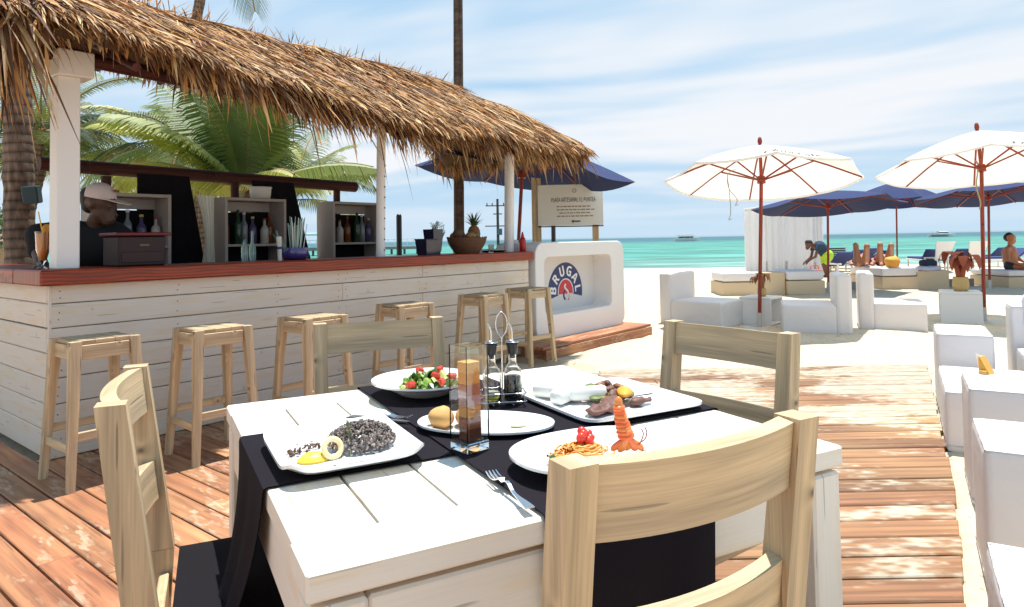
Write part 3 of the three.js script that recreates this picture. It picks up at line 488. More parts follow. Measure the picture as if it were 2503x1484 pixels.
{ // fruit basket and pineapple
  const wick = plain(0.13, 0.06, 0.028, 0.8), o = thing('fruit_basket', 'brown wicker fruit basket on the counter', 'basket', onBar(3.79, -0.17), TH);
  const rings = []; for (let i = 0; i < 11; i++) { const r = 0.125 + 0.075 * Math.sin(i / 10 * 1.45), y = 0.012 + i * 0.0145; rings.push(at(new THREE.TorusGeometry(r, 0.0095, 6, 40), 0, y, 0, Math.PI / 2)); } for (let i = 0; i < 30; i++) { const a = i / 30 * 6.283; rings.push(rod([Math.cos(a) * 0.125, 0.005, Math.sin(a) * 0.125], [Math.cos(a) * 0.208, 0.172, Math.sin(a) * 0.208], 0.006, 0.006, 5)); }
  part(o, 'weave', merge(rings), wick); part(o, 'floor', cyl(0.12, 0.195, 0.13, 30), wick);
  const f = thing('pineapple', 'ripe pineapple with a spiky green crown in the fruit basket', 'pineapple', onBar(3.90, -0.17, CT + 0.12), TH);
  const body = ball(1, 26, 20); { const p = body.attributes.position; for (let i = 0; i < p.count; i++) { const y = p.getY(i), a = Math.atan2(p.getZ(i), p.getX(i)), k = 1 + 0.07 * Math.sin(a * 8 + y * 9) * Math.sin(a * 8 - y * 9); p.setXYZ(i, p.getX(i) * 0.066 * k, y * 0.092 + 0.085, p.getZ(i) * 0.066 * k); } body.computeVertexNormals(); }
  part(f, 'fruit', body, plain(0.20, 0.085, 0.02, 0.7));
  const lv = []; for (let i = 0; i < 34; i++) { const a = i * 2.4, t = i / 34, lean = mix(1.05, 0.15, t), L = mix(0.10, 0.17, t) * rr(0.85, 1.1), w = 0.011; const b = [Math.cos(a) * 0.018 * (1 - t), 0.165 + t * 0.02, Math.sin(a) * 0.018 * (1 - t)], d = [Math.cos(a) * Math.sin(lean), Math.cos(lean), Math.sin(a) * Math.sin(lean)], s = [-Math.sin(a) * w, 0, Math.cos(a) * w];
    const P = (k, u) => [b[0] + d[0] * L * k + Math.cos(a) * 0.03 * k * k, b[1] + d[1] * L * k - 0.01 * k * k, b[2] + d[2] * L * k + Math.sin(a) * 0.03 * k * k].map((v, q) => v + s[q] * u); for (const [k0, k1, u0, u1] of [[0, 0.5, 1, 0.8], [0.5, 1, 0.8, 0.05]]) { const A = P(k0, -u0), B = P(k0, u0), C2 = P(k1, u1), D = P(k1, -u1); lv.push(...A, ...B, ...C2, ...A, ...C2, ...D); } }
  part(f, 'leaf_crown', fromTris(lv), plain(0.05, 0.085, 0.03, 0.6));
  const kinds = [[plain(0.11, 0.06, 0.03, 0.8), 'coconut'], [plain(0.28, 0.15, 0.05, 0.5), 'mango'], [plain(0.22, 0.12, 0.05, 0.6), 'kiwi']];
  [[-0.12, 0.205, 0.0, 0.06, 0], [-0.04, 0.178, 0.09, 0.05, 1], [0.03, 0.178, 0.08, 0.045, 2], [0.0, 0.172, -0.08, 0.05, 1], [-0.09, 0.175, -0.09, 0.05, 2]].forEach(([x, y, z, r, k]) => { const q = bw(3.79 + x, CT + y, -0.17 + z); single('fruit', jitter(ball(r, 16, 12).scale(1.1, 0.95, 1), 0.006, 20, k), kinds[k][0], `${['round brown coconut', 'yellowish mango', 'small brown kiwi fruit'][k]} lying in the wicker basket`, 'fruit', q, x * 9, 'fruit in the basket'); });
}
{ // sauce bottles by the end post, tray
  const o = thing('ketchup_bottle', 'red squeeze bottle behind the end post of the bar', 'bottle', onBar(4.57, -0.05), TH); part(o, 'body', lathe([[0.001, 0], [0.037, 0.002], [0.037, 0.12], [0.028, 0.155], [0.001, 0.157]], 18), plain(0.42, 0.012, 0.012, 0.35)); part(o, 'nozzle', lathe([[0.02, 0.156], [0.018, 0.175], [0.006, 0.22], [0.001, 0.22]], 12), plain(0.45, 0.012, 0.012, 0.35));
  const w = thing('salt_shaker', 'white capped shaker next to the red squeeze bottle', 'shaker', onBar(4.585, -0.16), TH); part(w, 'jar', lathe([[0.001, 0], [0.028, 0.002], [0.028, 0.09], [0.001, 0.092]], 16), plain(0.5, 0.5, 0.5, 0.2)); part(w, 'lid', lathe([[0.03, 0.09], [0.03, 0.125], [0.001, 0.135]], 16), plain(0.8, 0.8, 0.8, 0.4));
  const t = thing('serving_tray', 'dark oval tray lying on the counter beside the fruit basket', 'tray', onBar(4.22, -0.18), TH); part(t, 'tray', lathe([[0.001, 0], [0.13, 0.001], [0.16, 0.02], [0.155, 0.022], [0.001, 0.006]], 30).scale(1, 1, 0.75), M.blackPlastic);
  const g = thing('drinking_glass', 'small clear glass beside the fruit basket', 'glass', onBar(4.0, -0.02), 0); part(g, 'tumbler', lathe([[0.001, 0], [0.026, 0.001], [0.033, 0.09], [0.0305, 0.09], [0.024, 0.008], [0.001, 0.008]], 20), M.glass);
}
{ // tall orange cocktail on the side wing
  const o = thing('cocktail', 'tall orange cocktail with a yellow straw on the bar wing', 'drink', onBar(0.06, -0.32), TH);
  part(o, 'glass', lathe([[0.001, 0], [0.032, 0.001], [0.031, 0.006], [0.008, 0.014], [0.007, 0.03], [0.02, 0.05], [0.037, 0.12], [0.042, 0.235], [0.0405, 0.235], [0.0355, 0.12], [0.018, 0.053], [0.001, 0.05]], 24), M.glass);
  part(o, 'juice', lathe([[0.001, 0.055], [0.0175, 0.056], [0.035, 0.12], [0.0395, 0.222], [0.001, 0.222]], 24), plain(0.75, 0.20, 0.012, 0.3)); part(o, 'straw', rod([0.005, 0.19, 0], [-0.028, 0.36, 0.01], 0.0035, 0.0035, 8), plain(0.72, 0.50, 0.03, 0.4)); part(o, 'orange_slice', at(cyl(0.032, 0.032, 0.008, 20), 0.02, 0.25, 0, 1.4, 0.5, 0), plain(0.8, 0.33, 0.03, 0.5));
}

// ------------------------------------------------------------------ people
// caps for a hand at p, fingers along d (unit), curling towards c
function hand(p, d, c, s = 1) {
  const side = new THREE.Vector3(...d).cross(new THREE.Vector3(...c)).normalize(), D = new THREE.Vector3(...d), Cc = new THREE.Vector3(...c), P = new THREE.Vector3(...p), out = [];
  const pt = (f, l, k) => P.clone().addScaledVector(D, f * s).addScaledVector(side, l * s).addScaledVector(Cc, k * s).toArray();
  out.push([...pt(0, 0, 0), ...pt(0.06, 0, 0.005), 0.026 * s, 0.032 * s]);
  [[-0.028, 0.062], [-0.010, 0.074], [0.010, 0.070], [0.028, 0.054]].forEach(([l, L]) => { out.push([...pt(0.075, l, 0.004), ...pt(0.075 + L * 0.55, l * 1.1, 0.018), 0.0105 * s, 0.0095 * s], [...pt(0.075 + L * 0.55, l * 1.1, 0.018), ...pt(0.075 + L * 0.85, l * 1.1, 0.045), 0.0095 * s, 0.008 * s]); });
  out.push([...pt(0.02, -0.03, 0.008), ...pt(0.055, -0.058, 0.022), 0.012 * s, 0.010 * s], [...pt(0.055, -0.058, 0.022), ...pt(0.085, -0.056, 0.042), 0.010 * s, 0.009 * s]);
  return out;
}
function headCaps([x, y, z], [fx, fz], s = 1, tilt = 0) {          // face looks along (fx, fz)
  const q = (f, u, l) => [x + (fx * f - fz * l) * s, y + (u - tilt * f) * s, z + (fz * f + fx * l) * s];
  return [[...q(-0.015, 0.03, 0), ...q(0.01, 0.03, 0), 0.092 * s, 0.088 * s], [...q(0.025, -0.05, 0), ...q(0.05, -0.085, 0), 0.062 * s, 0.040 * s], [...q(0.088, 0.0, 0), ...q(0.108, -0.028, 0), 0.012 * s, 0.016 * s], [...q(0.082, 0.025, 0.03), ...q(0.082, 0.025, -0.03), 0.016 * s, 0.016 * s], [...q(0.088, -0.062, 0.018), ...q(0.088, -0.062, -0.018), 0.011 * s, 0.011 * s], [...q(-0.005, 0.01, 0.092), ...q(-0.012, -0.02, 0.09), 0.015 * s, 0.011 * s], [...q(-0.005, 0.01, -0.092), ...q(-0.012, -0.02, -0.09), 0.015 * s, 0.011 * s]];
}
function eyes(o, [x, y, z], [fx, fz], tilt = 0) { for (const l of [0.032, -0.032]) part(o, 'eye', ball(0.0085, 8, 6).translate(x + fx * 0.094 - fz * l, y + 0.008 - tilt * 0.09, z + fz * 0.094 + fx * l), plain(0.09, 0.07, 0.06, 0.2)); }
{
  const o = thing('person', 'person in a pale cap and black shirt bending over behind the bar', 'person', bw(0.5, 0, -0.80), TH), f = [0.64, 0.77], hd = [0.02, 1.555, 0.10];
  const skin = [...headCaps(hd, f, 1.05, 0.45), [0.0, 1.40, 0.02, hd[0], hd[1] - 0.05, hd[2], 0.055, 0.052],
    [0, 0.9, -0.15, 0, 1.34, -0.03, 0.10, 0.09], [-0.15, 1.36, -0.01, 0.15, 1.34, 0, 0.05, 0.05], [-0.15, 1.36, -0.01, -0.33, 1.33, 0, 0.05, 0.045], [-0.33, 1.33, 0, -0.34, 1.24, 0.02, 0.045, 0.042], [0.15, 1.34, 0, 0.28, 1.25, 0.11, 0.05, 0.045], [0.28, 1.25, 0.11, 0.27, 1.26, 0.16, 0.045, 0.043], [-0.09, 0.86, -0.14, -0.09, 0.48, -0.10, 0.06, 0.05], [-0.09, 0.48, -0.10, -0.08, 0.05, -0.10, 0.05, 0.04], [0.09, 0.86, -0.13, 0.11, 0.48, -0.06, 0.06, 0.05], [0.11, 0.48, -0.06, 0.12, 0.05, -0.08, 0.05, 0.04], [-0.34, 1.24, 0.02, -0.36, 1.16, 0.16, 0.045, 0.036], [-0.36, 1.16, 0.16, -0.37, 1.13, 0.24, 0.036, 0.028], [0.27, 1.26, 0.16, 0.20, 1.15, 0.30, 0.043, 0.030], [-0.08, 0.05, -0.10, -0.02, 0.05, 0.05, 0.04, 0.035], [0.12, 0.05, -0.08, 0.16, 0.05, 0.07, 0.04, 0.035], ...hand([-0.37, 1.145, 0.24], [-0.1, -0.1, 0.98], [0, -1, 0]), ...hand([0.19, 1.155, 0.31], [-0.4, 0, 0.9], [0, -1, 0])];
  part(o, 'body', blob(skin, 0.02, 0.018), M.skinDark);
  part(o, 'shirt', blob([[-0.02, 0.95, -0.16, 0.0, 1.20, -0.06, 0.155, 0.165], [-0.05, 1.24, -0.06, 0.05, 1.26, -0.04, 0.17, 0.165], [-0.14, 1.36, -0.02, 0.14, 1.34, 0.0, 0.085, 0.085], [-0.16, 1.38, -0.02, -0.33, 1.34, 0.0, 0.08, 0.068], [-0.33, 1.34, 0.0, -0.345, 1.23, 0.03, 0.068, 0.056], [0.16, 1.35, 0.0, 0.29, 1.26, 0.10, 0.078, 0.062], [0.29, 1.26, 0.10, 0.27, 1.24, 0.17, 0.06, 0.052]], 0.05, 0.016), plain(0.008, 0.008, 0.010, 0.9));
  part(o, 'trousers', blob([[-0.09, 0.92, -0.16, 0.09, 0.92, -0.15, 0.13, 0.13], [-0.09, 0.86, -0.14, -0.09, 0.48, -0.10, 0.10, 0.075], [-0.09, 0.48, -0.10, -0.09, 0.08, -0.12, 0.075, 0.06], [0.09, 0.86, -0.13, 0.11, 0.48, -0.06, 0.10, 0.075], [0.11, 0.48, -0.06, 0.11, 0.08, -0.10, 0.075, 0.06]], 0.05, 0.02), plain(0.012, 0.012, 0.016, 0.9));
  eyes(o, hd, f, 0.45);
  part(o, 'hair', blob([[hd[0] - 0.07 * f[0], hd[1] + 0.0, hd[2] - 0.05, hd[0] - 0.05, hd[1] + 0.06, hd[2] - 0.03, 0.062, 0.075]], 0.02, 0.012), M.hair);
  const cap = part(o, 'cap', at(new THREE.SphereGeometry(0.108, 22, 12, 0, 6.283, 0, 1.62), hd[0] - 0.004, hd[1] + 0.055, hd[2] - 0.004, 0.20, 0.1, -0.10), plain(0.62, 0.50, 0.46, 0.9));
  const brim = new THREE.CylinderGeometry(0.105, 0.105, 0.006, 24, 1, false, 0, Math.PI).rotateY(-Math.PI / 2).scale(1, 1, 1.25);
  part(cap, 'brim', at(brim, hd[0] + 0.055, hd[1] + 0.035, hd[2] + 0.065, 0.30, Math.atan2(f[0], f[1]), 0), plain(0.58, 0.46, 0.42, 0.9));
  part(cap, 'badge', at(chamfer(0.055, 0.018, 0.004, 0.001), hd[0] + 0.078, hd[1] + 0.098, hd[2] + 0.083, -0.35, Math.atan2(f[0], f[1]), 0), plain(0.30, 0.05, 0.05, 0.8));
}

// ------------------------------------------------------------------ bar stools
{
  const labs = ['bare wood bar stool by the corner of the bar', 'bare wood bar stool second from the bar corner', 'bare wood bar stool third from the bar corner', 'bare wood bar stool fourth from the bar corner', 'bare wood bar stool fifth from the bar corner', 'bare wood bar stool before the white logo cabinet'];
  const s = thing('bar_stool', labs[0], 'stool', [0, 0, 0], 0, 'stools along the bar'), h = 0.76, a = 0.145, b = 0.185;
  for (let i = 0; i < 3; i++) part(s, 'seat_board', board(0.098, 0.022, 0.265, 0.003, 2, (i - 1) * 0.0995, h - 0.011, 0), M.pineGrey);
  for (const q of [-1, 1]) { part(s, 'apron', board(0.24, 0.075, 0.02, 0.003, 0, 0, h - 0.062, q * 0.134), M.pineB); part(s, 'apron', board(0.02, 0.075, 0.24, 0.003, 2, q * 0.148, h - 0.062, 0), M.pineB); }
  for (const x of [-1, 1]) for (const z of [-1, 1]) part(s, 'leg', grain(slope(0.034, 0.034, 0.052, 0.052, h - 0.003, x * b, z * b, x * (a + 0.002), z * (a - 0.016)), 1), M.pineB);
  for (const q of [-1, 1]) { const e = (y) => mix(b, a, y / h); part(s, 'stretcher', board(2 * e(0.27) - 0.03, 0.045, 0.022, 0.003, 0, 0, 0.27, q * (e(0.27) - 0.006)), M.pineB); part(s, 'stretcher', board(0.022, 0.045, 2 * e(0.2) - 0.03, 0.003, 2, q * e(0.21), 0.21, 0), M.pineB); }
  const at6 = [[-2.31, -3.755], [-1.827, -4.133], [-1.368, -4.642], [-0.867, -5.448], [-0.28, -6.271], [0.151, -6.971]];
  at6.forEach(([x, z], i) => { const t = TH + [0.04, -0.03, 0.06, -0.08, 0.05, -0.05][i]; if (i) again(s, labs[i], [x, 0, z], t); else { s.position.set(x, 0, z); s.rotation.y = t; } });
}

// ------------------------------------------------------------------ dining table
{
  const t = thing('dining_table', 'square whitewashed plank dining table set for lunch', 'table', [TO[0], 0, TO[1]], TA), S = 0.62, th = 0.048, rail = 0.135;
  for (const q of [-1, 1]) part(t, 'end_rail', board(2 * S, th, rail, 0.005, 0, 0, TT - th / 2, q * (S - rail / 2)), M.wash);
  const n = 8, w = 2 * S / n; for (let i = 0; i < n; i++) part(t, 'plank', board(w - 0.006, th - 0.002, 2 * (S - rail) - 0.002, 0.003, 2, -S + w * (i + 0.5), TT - th / 2 - 0.001, 0), M.wash);
  part(t, 'sub_board', new THREE.BoxGeometry(2 * S - 0.12, 0.008, 2 * S - 0.12).translate(0, TT - th - 0.006, 0), M.pineGrey);
  const ah = 0.115, ay = TT - th - 0.014 - ah / 2;
  for (const q of [-1, 1]) { part(t, 'apron', board(2 * S - 0.20, ah, 0.028, 0.005, 0, 0, ay, q * (S - 0.026)), M.wash); part(t, 'apron', board(0.028, ah, 2 * S - 0.20, 0.005, 2, q * (S - 0.026), ay, 0), M.wash); }
  for (const x of [-1, 1]) for (const z of [-1, 1]) part(t, 'leg', board(0.092, TT - th - 0.012, 0.092, 0.006, 1, x * (S - 0.052), (TT - th - 0.012) / 2, z * (S - 0.052)), M.wash);
  // black runners crossing on the table
  const runner = (name, len, half, drop0, drop1, y, label, turn) => {
    const pts = [], N = 40, e = S + 0.007; // path along x
    for (let i = 0; i <= 10; i++) pts.push([-e - 0.05 * (drop0 > 0.2 ? Math.pow(1 - i / 10, 2) : 0), y - 0.012 - drop0 * (1 - i / 10), 1 - i / 10]);
    pts.push([-e + 0.002, y - 0.003, 0], [-e + 0.01, y, 0]); for (let i = 1; i < 12; i++) pts.push([mix(-e, e, i / 12), y, 0]); pts.push([e - 0.01, y, 0], [e - 0.002, y - 0.003, 0]);
    for (let i = 0; i <= 10; i++) pts.push([e, y - 0.012 - drop1 * (i / 10), i / 10]);
    const pos = [], M2 = 18, P = (i, j, o) => { const [x, yy, k] = pts[i], s = j / M2 - 0.5, sign = x < 0 ? -1 : 1; const wv = k * 0.008 * (1 + Math.sin(s * 15 + sign)) + o * (k > 0 ? 1 : 0) * 0.002; return [x + sign * wv, yy + (k > 0 ? 0 : o * 0.002), s * 2 * half * (1 - (drop0 > 0.31 && x < 0 ? 0.45 : 0.08) * k)]; };
    for (const o of [0, -1]) for (let i = 0; i < pts.length - 1; i++) for (let j = 0; j < M2; j++) { const a = P(i, j, o), b = P(i + 1, j, o), c = P(i + 1, j + 1, o), d = P(i, j + 1, o); pos.push(...(o ? [a, c, b, a, d, c] : [a, b, c, a, c, d]).flat()); }
    const g = fromTris(pos), uv = g.attributes.uv, pp = g.attributes.position; for (let i = 0; i < pp.count; i++) uv.setXY(i, pp.getX(i) + pp.getY(i), pp.getZ(i)); const h = mergeVertices(g); h.computeVertexNormals();
    return single(name, toCreasedNormals(h, 0.9), M.blackCloth, label, 'table runner', [TO[0], 0, TO[1]], TA + turn);
  };
  runner('table_runner', 0, 0.212, 0.32, 0.3, TT + 0.004, 'black cloth runner hanging over the table edge beside the black seat', 0);
  runner('table_runner', 0, 0.205, 0.22, 0.30, TT + 0.0085, 'black cloth runner hanging over the table edge behind the chair rails', Math.PI / 2 + Math.PI);
}

// ------------------------------------------------------------------ dining chairs: seat faces +z
{
  const labs = ['pale wood chair whose back rails frame the hanging runner', 'pale wood chair with its black seat showing', 'pale wood chair with its back to the bar stools', 'pale wood chair with its back to the beach umbrellas'];
  const c = thing('dining_chair', labs[0], 'chair', [0, 0, 0], 0, 'chairs round the dining table'), W = 0.53, pw = 0.052, pd = 0.062, H = 0.93, zb = 0;
  const bowed = (w, h, t, y, bow) => { const N = 14, F = []; const P = (i, s, yy) => { const x = mix(-w / 2, w / 2, i / N), b = -bow * (1 - Math.pow(2 * i / N - 1, 2)); return [x, yy, zb + b + s * t / 2]; }; const pos = [];
    for (let i = 0; i < N; i++) { const q = (a, b, e, d) => pos.push(...a, ...b, ...e, ...a, ...e, ...d); const y0 = y - h / 2, y1 = y + h / 2; q(P(i, 1, y0), P(i + 1, 1, y0), P(i + 1, 1, y1), P(i, 1, y1)); q(P(i + 1, -1, y0), P(i, -1, y0), P(i, -1, y1), P(i + 1, -1, y1)); q(P(i, 1, y1), P(i + 1, 1, y1), P(i + 1, -1, y1), P(i, -1, y1)); q(P(i, -1, y0), P(i + 1, -1, y0), P(i + 1, 1, y0), P(i, 1, y0)); if (i === 0) q(P(0, -1, y0), P(0, 1, y0), P(0, 1, y1), P(0, -1, y1)); if (i === N - 1) q(P(N, 1, y0), P(N, -1, y0), P(N, -1, y1), P(N, 1, y1)); }
    return grain(fromTris(pos), 0); };
  for (const q of [-1, 1]) {
    part(c, 'back_post', grain(slope(pw, pd, pw * 0.96, pd * 0.9, 0.49, q * (W / 2 - pw / 2), 0.062, q * (W / 2 - pw / 2), zb + 0.0, H - 0.49), 1), M.pine);
    part(c, 'rear_leg', grain(slope(pw * 0.85, pd * 0.8, pw, pd, H - 0.491, q * (W / 2 - pw / 2), 0.045, q * (W / 2 - pw / 2), 0.062), 1), M.pine);
    part(c, 'front_leg', grain(slope(0.04, 0.04, pw, pw, 0.3805, q * (W / 2 - pw / 2), 0.48, q * (W / 2 - pw / 2), 0.48), 1), M.pine);
    part(c, 'seat_rail', board(0.024, 0.07, 0.345, 0.003, 2, q * (W / 2 - pw / 2), 0.345, 0.278), M.pine);
  }
  part(c, 'top_rail', bowed(W - 2 * pw - 0.001, 0.118, 0.032, 0, 0.030), M.pine).position.set(0, H - 0.063, 0.008); c.children[c.children.length - 1].rotation.x = R(-7.2);
  part(c, 'lower_rail', bowed(W - 2 * pw - 0.001, 0.10, 0.030, 0, 0.030), M.pine).position.set(0, 0.628, 0.038); c.children[c.children.length - 1].rotation.x = R(-7.2);
  for (const z of [0.07, 0.485]) part(c, 'seat_rail', board(W - 2 * pw - 0.002, 0.07, 0.024, 0.003, 0, 0, 0.345, z), M.pine);
  const pad = new THREE.BoxGeometry(W - 0.02, 0.038, 0.40, 14, 3, 12); { const p = pad.attributes.position; for (let i = 0; i < p.count; i++) { const x = p.getX(i) / (W / 2 - 0.01), z = p.getZ(i) / 0.2, e = Math.min(1 - Math.pow(Math.abs(x), 8), 1 - Math.pow(Math.abs(z), 8)); p.setY(i, p.getY(i) * (0.55 + 0.45 * Math.sqrt(Math.max(0, e)))); } pad.computeVertexNormals(); }
  part(c, 'seat_pad', pad.translate(0, 0.414, 0.305), M.black);
  part(c, 'seat_panel', board(W - 0.03, 0.012, 0.39, 0.002, 0, 0, 0.3875, 0.30), M.pine);
  // [centre of the back, direction it faces]
  const spots = [[0.282, -1.122, -0.484, -0.875], [-0.905, -1.625, 0.915, -0.403], [-0.545, -2.785, 0.354, 0.935], [0.742, -2.412, -0.80, 0.60]];
  spots.forEach(([x, z, fx, fz], i) => { const o = i ? again(c, labs[i], [0, 0, 0]) : c; o.position.set(x - 0.02 * fx, 0, z - 0.02 * fz); o.rotation.set(0, Math.atan2(fx, fz), 0); });
}

// ------------------------------------------------------------------ on the table
const onT = (x, z, y = TT + 0.0105) => tw(x, y, z);
function dish({ a, b, p = 2, rim = 0.025, flat = 0.62, th = 0.005, lift = 0, lip = 0.02 }) {   // plate or bowl: ellipse (p 2) to square (p 8)
  const N = 64, ks = [0, 0.25, flat * 0.8, flat, flat + 0.06, mix(flat, 1, 0.4), mix(flat, 1, 0.75), 1], pos = [];
  const Y = (k, c, s) => { const t = clamp((k - flat) / (1 - flat)), corner = Math.pow(Math.abs(2 * c * s), 3); return rim * (1 - Math.pow(1 - t, 1.6)) + lift * corner * t * t + 0.002; };
  const P = (k, i, o) => { const an = i / N * 6.2832, c = Math.cos(an), s = Math.sin(an); return [a * k * Math.sign(c) * Math.pow(Math.abs(c), 2 / p), Math.max(o ? 0 : 0.003, Y(k, c, s) - (o ? th : 0)), b * k * Math.sign(s) * Math.pow(Math.abs(s), 2 / p)]; };
  for (let j = 0; j < ks.length - 1; j++) for (let i = 0; i < N; i++) for (const o of [0, 1]) { const A = P(ks[j], i, o), B = P(ks[j + 1], i, o), C = P(ks[j + 1], i + 1, o), D = P(ks[j], i + 1, o); pos.push(...(o ? [A, B, C, A, C, D] : [A, C, B, A, D, C]).flat()); }
  for (let i = 0; i < N; i++) { const A = P(1, i, 0), B = P(1, i + 1, 0), C = P(1, i + 1, 1), D = P(1, i, 1); pos.push(...A, ...B, ...C, ...A, ...C, ...D); }
  const g = fromTris(pos); g.deleteAttribute('normal'); g.deleteAttribute('uv'); const h = mergeVertices(g, 1e-5); h.computeVertexNormals(); const r = toCreasedNormals(h, 0.9); r.setAttribute('uv', new THREE.BufferAttribute(new Float32Array(r.attributes.position.count * 2), 2)); return r;
}
function ribbon(pts, t) { // pts: [x, y, z, half width], wide in x
  const pos = [], q = (...f) => pos.push(...f[0], ...f[1], ...f[2], ...f[0], ...f[2], ...f[3]);
  for (let i = 0; i < pts.length - 1; i++) { const [x0, y0, z0, w0] = pts[i], [x1, y1, z1, w1] = pts[i + 1], a = [x0 - w0, y0 + t, z0], b = [x0 + w0, y0 + t, z0], c = [x1 + w1, y1 + t, z1], d = [x1 - w1, y1 + t, z1], A = [x0 - w0, y0, z0], B = [x0 + w0, y0, z0], C = [x1 + w1, y1, z1], D = [x1 - w1, y1, z1];
    q(a, b, c, d); q(B, A, D, C); q(b, B, C, c); q(A, a, d, D); if (i === 0) q(a, A, B, b); if (i === pts.length - 2) q(c, C, D, d); }
  return fromTris(pos);
}
function makeFork(label, p, turn) {
  const o = thing('fork', label, 'fork', p, turn);
  const h = []; for (let i = 0; i <= 16; i++) { const t = i / 16; h.push([0, 0.004 + 0.012 * Math.exp(-Math.pow((t - 0.82) / 0.16, 2)), -t * 0.135, mix(0.0095, 0.0034, sm(0, 0.55, t))]); }
  h.push([0, 0.012, -0.142, 0.007], [0, 0.008, -0.150, 0.0115], [0, 0.0055, -0.160, 0.0125]); part(o, 'handle', ribbon(h, 0.0024), M.steel);
  for (const x of [-0.0108, -0.0036, 0.0036, 0.0108]) part(o, 'tine', ribbon([[x * 0.97, 0.0055, -0.160, 0.0018], [x, 0.004, -0.175, 0.0017], [x, 0.0052, -0.190, 0.0015], [x, 0.0085, -0.204, 0.0008]], 0.002), M.steel);
  return o;
}
const specks = (n, rx, rz, y, mat, parent) => { const a = []; for (let i = 0; i < n; i++) { const an = rr(0, 6.28), q = Math.sqrt(rr(0.35, 1)); a.push(at(chamfer(rr(0.003, 0.008), 0.0012, rr(0.002, 0.004), 0.0004), Math.cos(an) * q * rx, y, Math.sin(an) * q * rz, 0, an * 3)); } part(parent, 'herb_flakes', merge(a), mat).userData.kind = 'stuff'; };
const herb = plain(0.035, 0.06, 0.03, 0.8);
const inPlace = (o, x, z, dy, turn = 0) => { const p = onT(x, z); o.position.set(p[0], p[1] + dy, p[2]); o.rotation.y = TA + turn; return o; };
{ // square plate of black rice
  const pl = inPlace(thing('square_plate', 'white square plate with upturned corners beneath the black rice', 'plate'), -0.432, 0.072, 0); part(pl, 'plate', dish({ a: 0.158, b: 0.182, p: 7, rim: 0.024, flat: 0.72, lift: 0.012, th: 0.007 }), M.porcelain); specks(14, 0.12, 0.14, 0.004, herb, pl);
  const tones = [[0.13, 0.095, 0.08], [0.21, 0.165, 0.14], [0.06, 0.045, 0.04], [0.32, 0.26, 0.22]], V = [];
  for (let i = 0; i < 1500; i++) { const an = rr(0, 6.28), q = Math.sqrt(rnd()), h = 0.056 * Math.sqrt(1 - q * q * 0.92), g = at(new THREE.OctahedronGeometry(1, 1).scale(rr(0.0024, 0.0032), rr(0.0022, 0.003), rr(0.005, 0.0072)), Math.cos(an) * q * 0.082, h * Math.sqrt(rnd()) * 0.6 + h * 0.4 + 0.003, Math.sin(an) * q * 0.070, rr(0, 3), rr(0, 3), rr(0, 3)), n = g.attributes.position.count, c = pick(tones), col = []; for (let k = 0; k < n; k++) col.push(...c); g.setAttribute('color', new THREE.Float32BufferAttribute(col, 3)); V.push(g); }
  const rice = inPlace(single('black_rice', merge(V), phy({ vertexColors: true, roughness: 0.45, clearcoat: 0.25 }), 'mound of dark black rice on the square plate', 'rice'), -0.385, 0.072, 0.003);
  const on = []; for (let i = 0; i < 60; i++) on.push(at(new THREE.OctahedronGeometry(rr(0.0025, 0.005), 0), rr(-0.045, 0.045), rr(0.002, 0.011), rr(-0.016, 0.016), rr(0, 3), rr(0, 3))); inPlace(single('fried_onion', merge(on), plain(0.12, 0.055, 0.03, 0.6), 'row of dark fried onion bits beside the lemon', 'onion'), -0.515, 0.045, 0.004, 0.4);
  const lem = inPlace(thing('lemon_wedge', 'yellow lemon half lying next to the squid ring', 'lemon'), -0.505, 0.118, 0.004); part(lem, 'flesh', at(new THREE.SphereGeometry(0.034, 22, 10, 0, 6.283, 0, 1.57).scale(1, 0.55, 0.8), 0, 0, 0), plain(0.82, 0.56, 0.07, 0.4)); part(lem, 'rind', at(new THREE.TorusGeometry(0.033, 0.0035, 8, 28).scale(1, 0.8, 1), 0, 0.002, 0, Math.PI / 2), plain(0.75, 0.48, 0.03, 0.45));
  const ring = inPlace(single('squid_ring', at(new THREE.TorusGeometry(0.020, 0.0065, 10, 30), 0, 0.025, 0, -0.35, 0.2, 0), plain(0.80, 0.66, 0.36, 0.4), 'pale yellow squid ring leaning on the lemon', 'squid ring'), -0.465, 0.128, 0.002);
  const sp = inPlace(thing('rosemary_sprig', 'thin green herb sprig leaning on the black rice', 'herb'), -0.43, 0.118, 0.004, 0.2); part(sp, 'stem', rod([0, 0, 0.02], [0.012, 0.072, -0.02], 0.0014, 0.0011, 6), plain(0.35, 0.33, 0.2)); const nd = []; for (let i = 0; i < 26; i++) { const t = 0.45 + i / 50, a = i * 2.4; nd.push(rod([0.012 * t, 0.072 * t, 0.02 - 0.04 * t], [0.012 * t + Math.cos(a) * 0.007, 0.072 * t + 0.008, 0.02 - 0.04 * t + Math.sin(a) * 0.007], 0.0012, 0.0005, 4)); } part(sp, 'needles', merge(nd), plain(0.11, 0.13, 0.05));
}
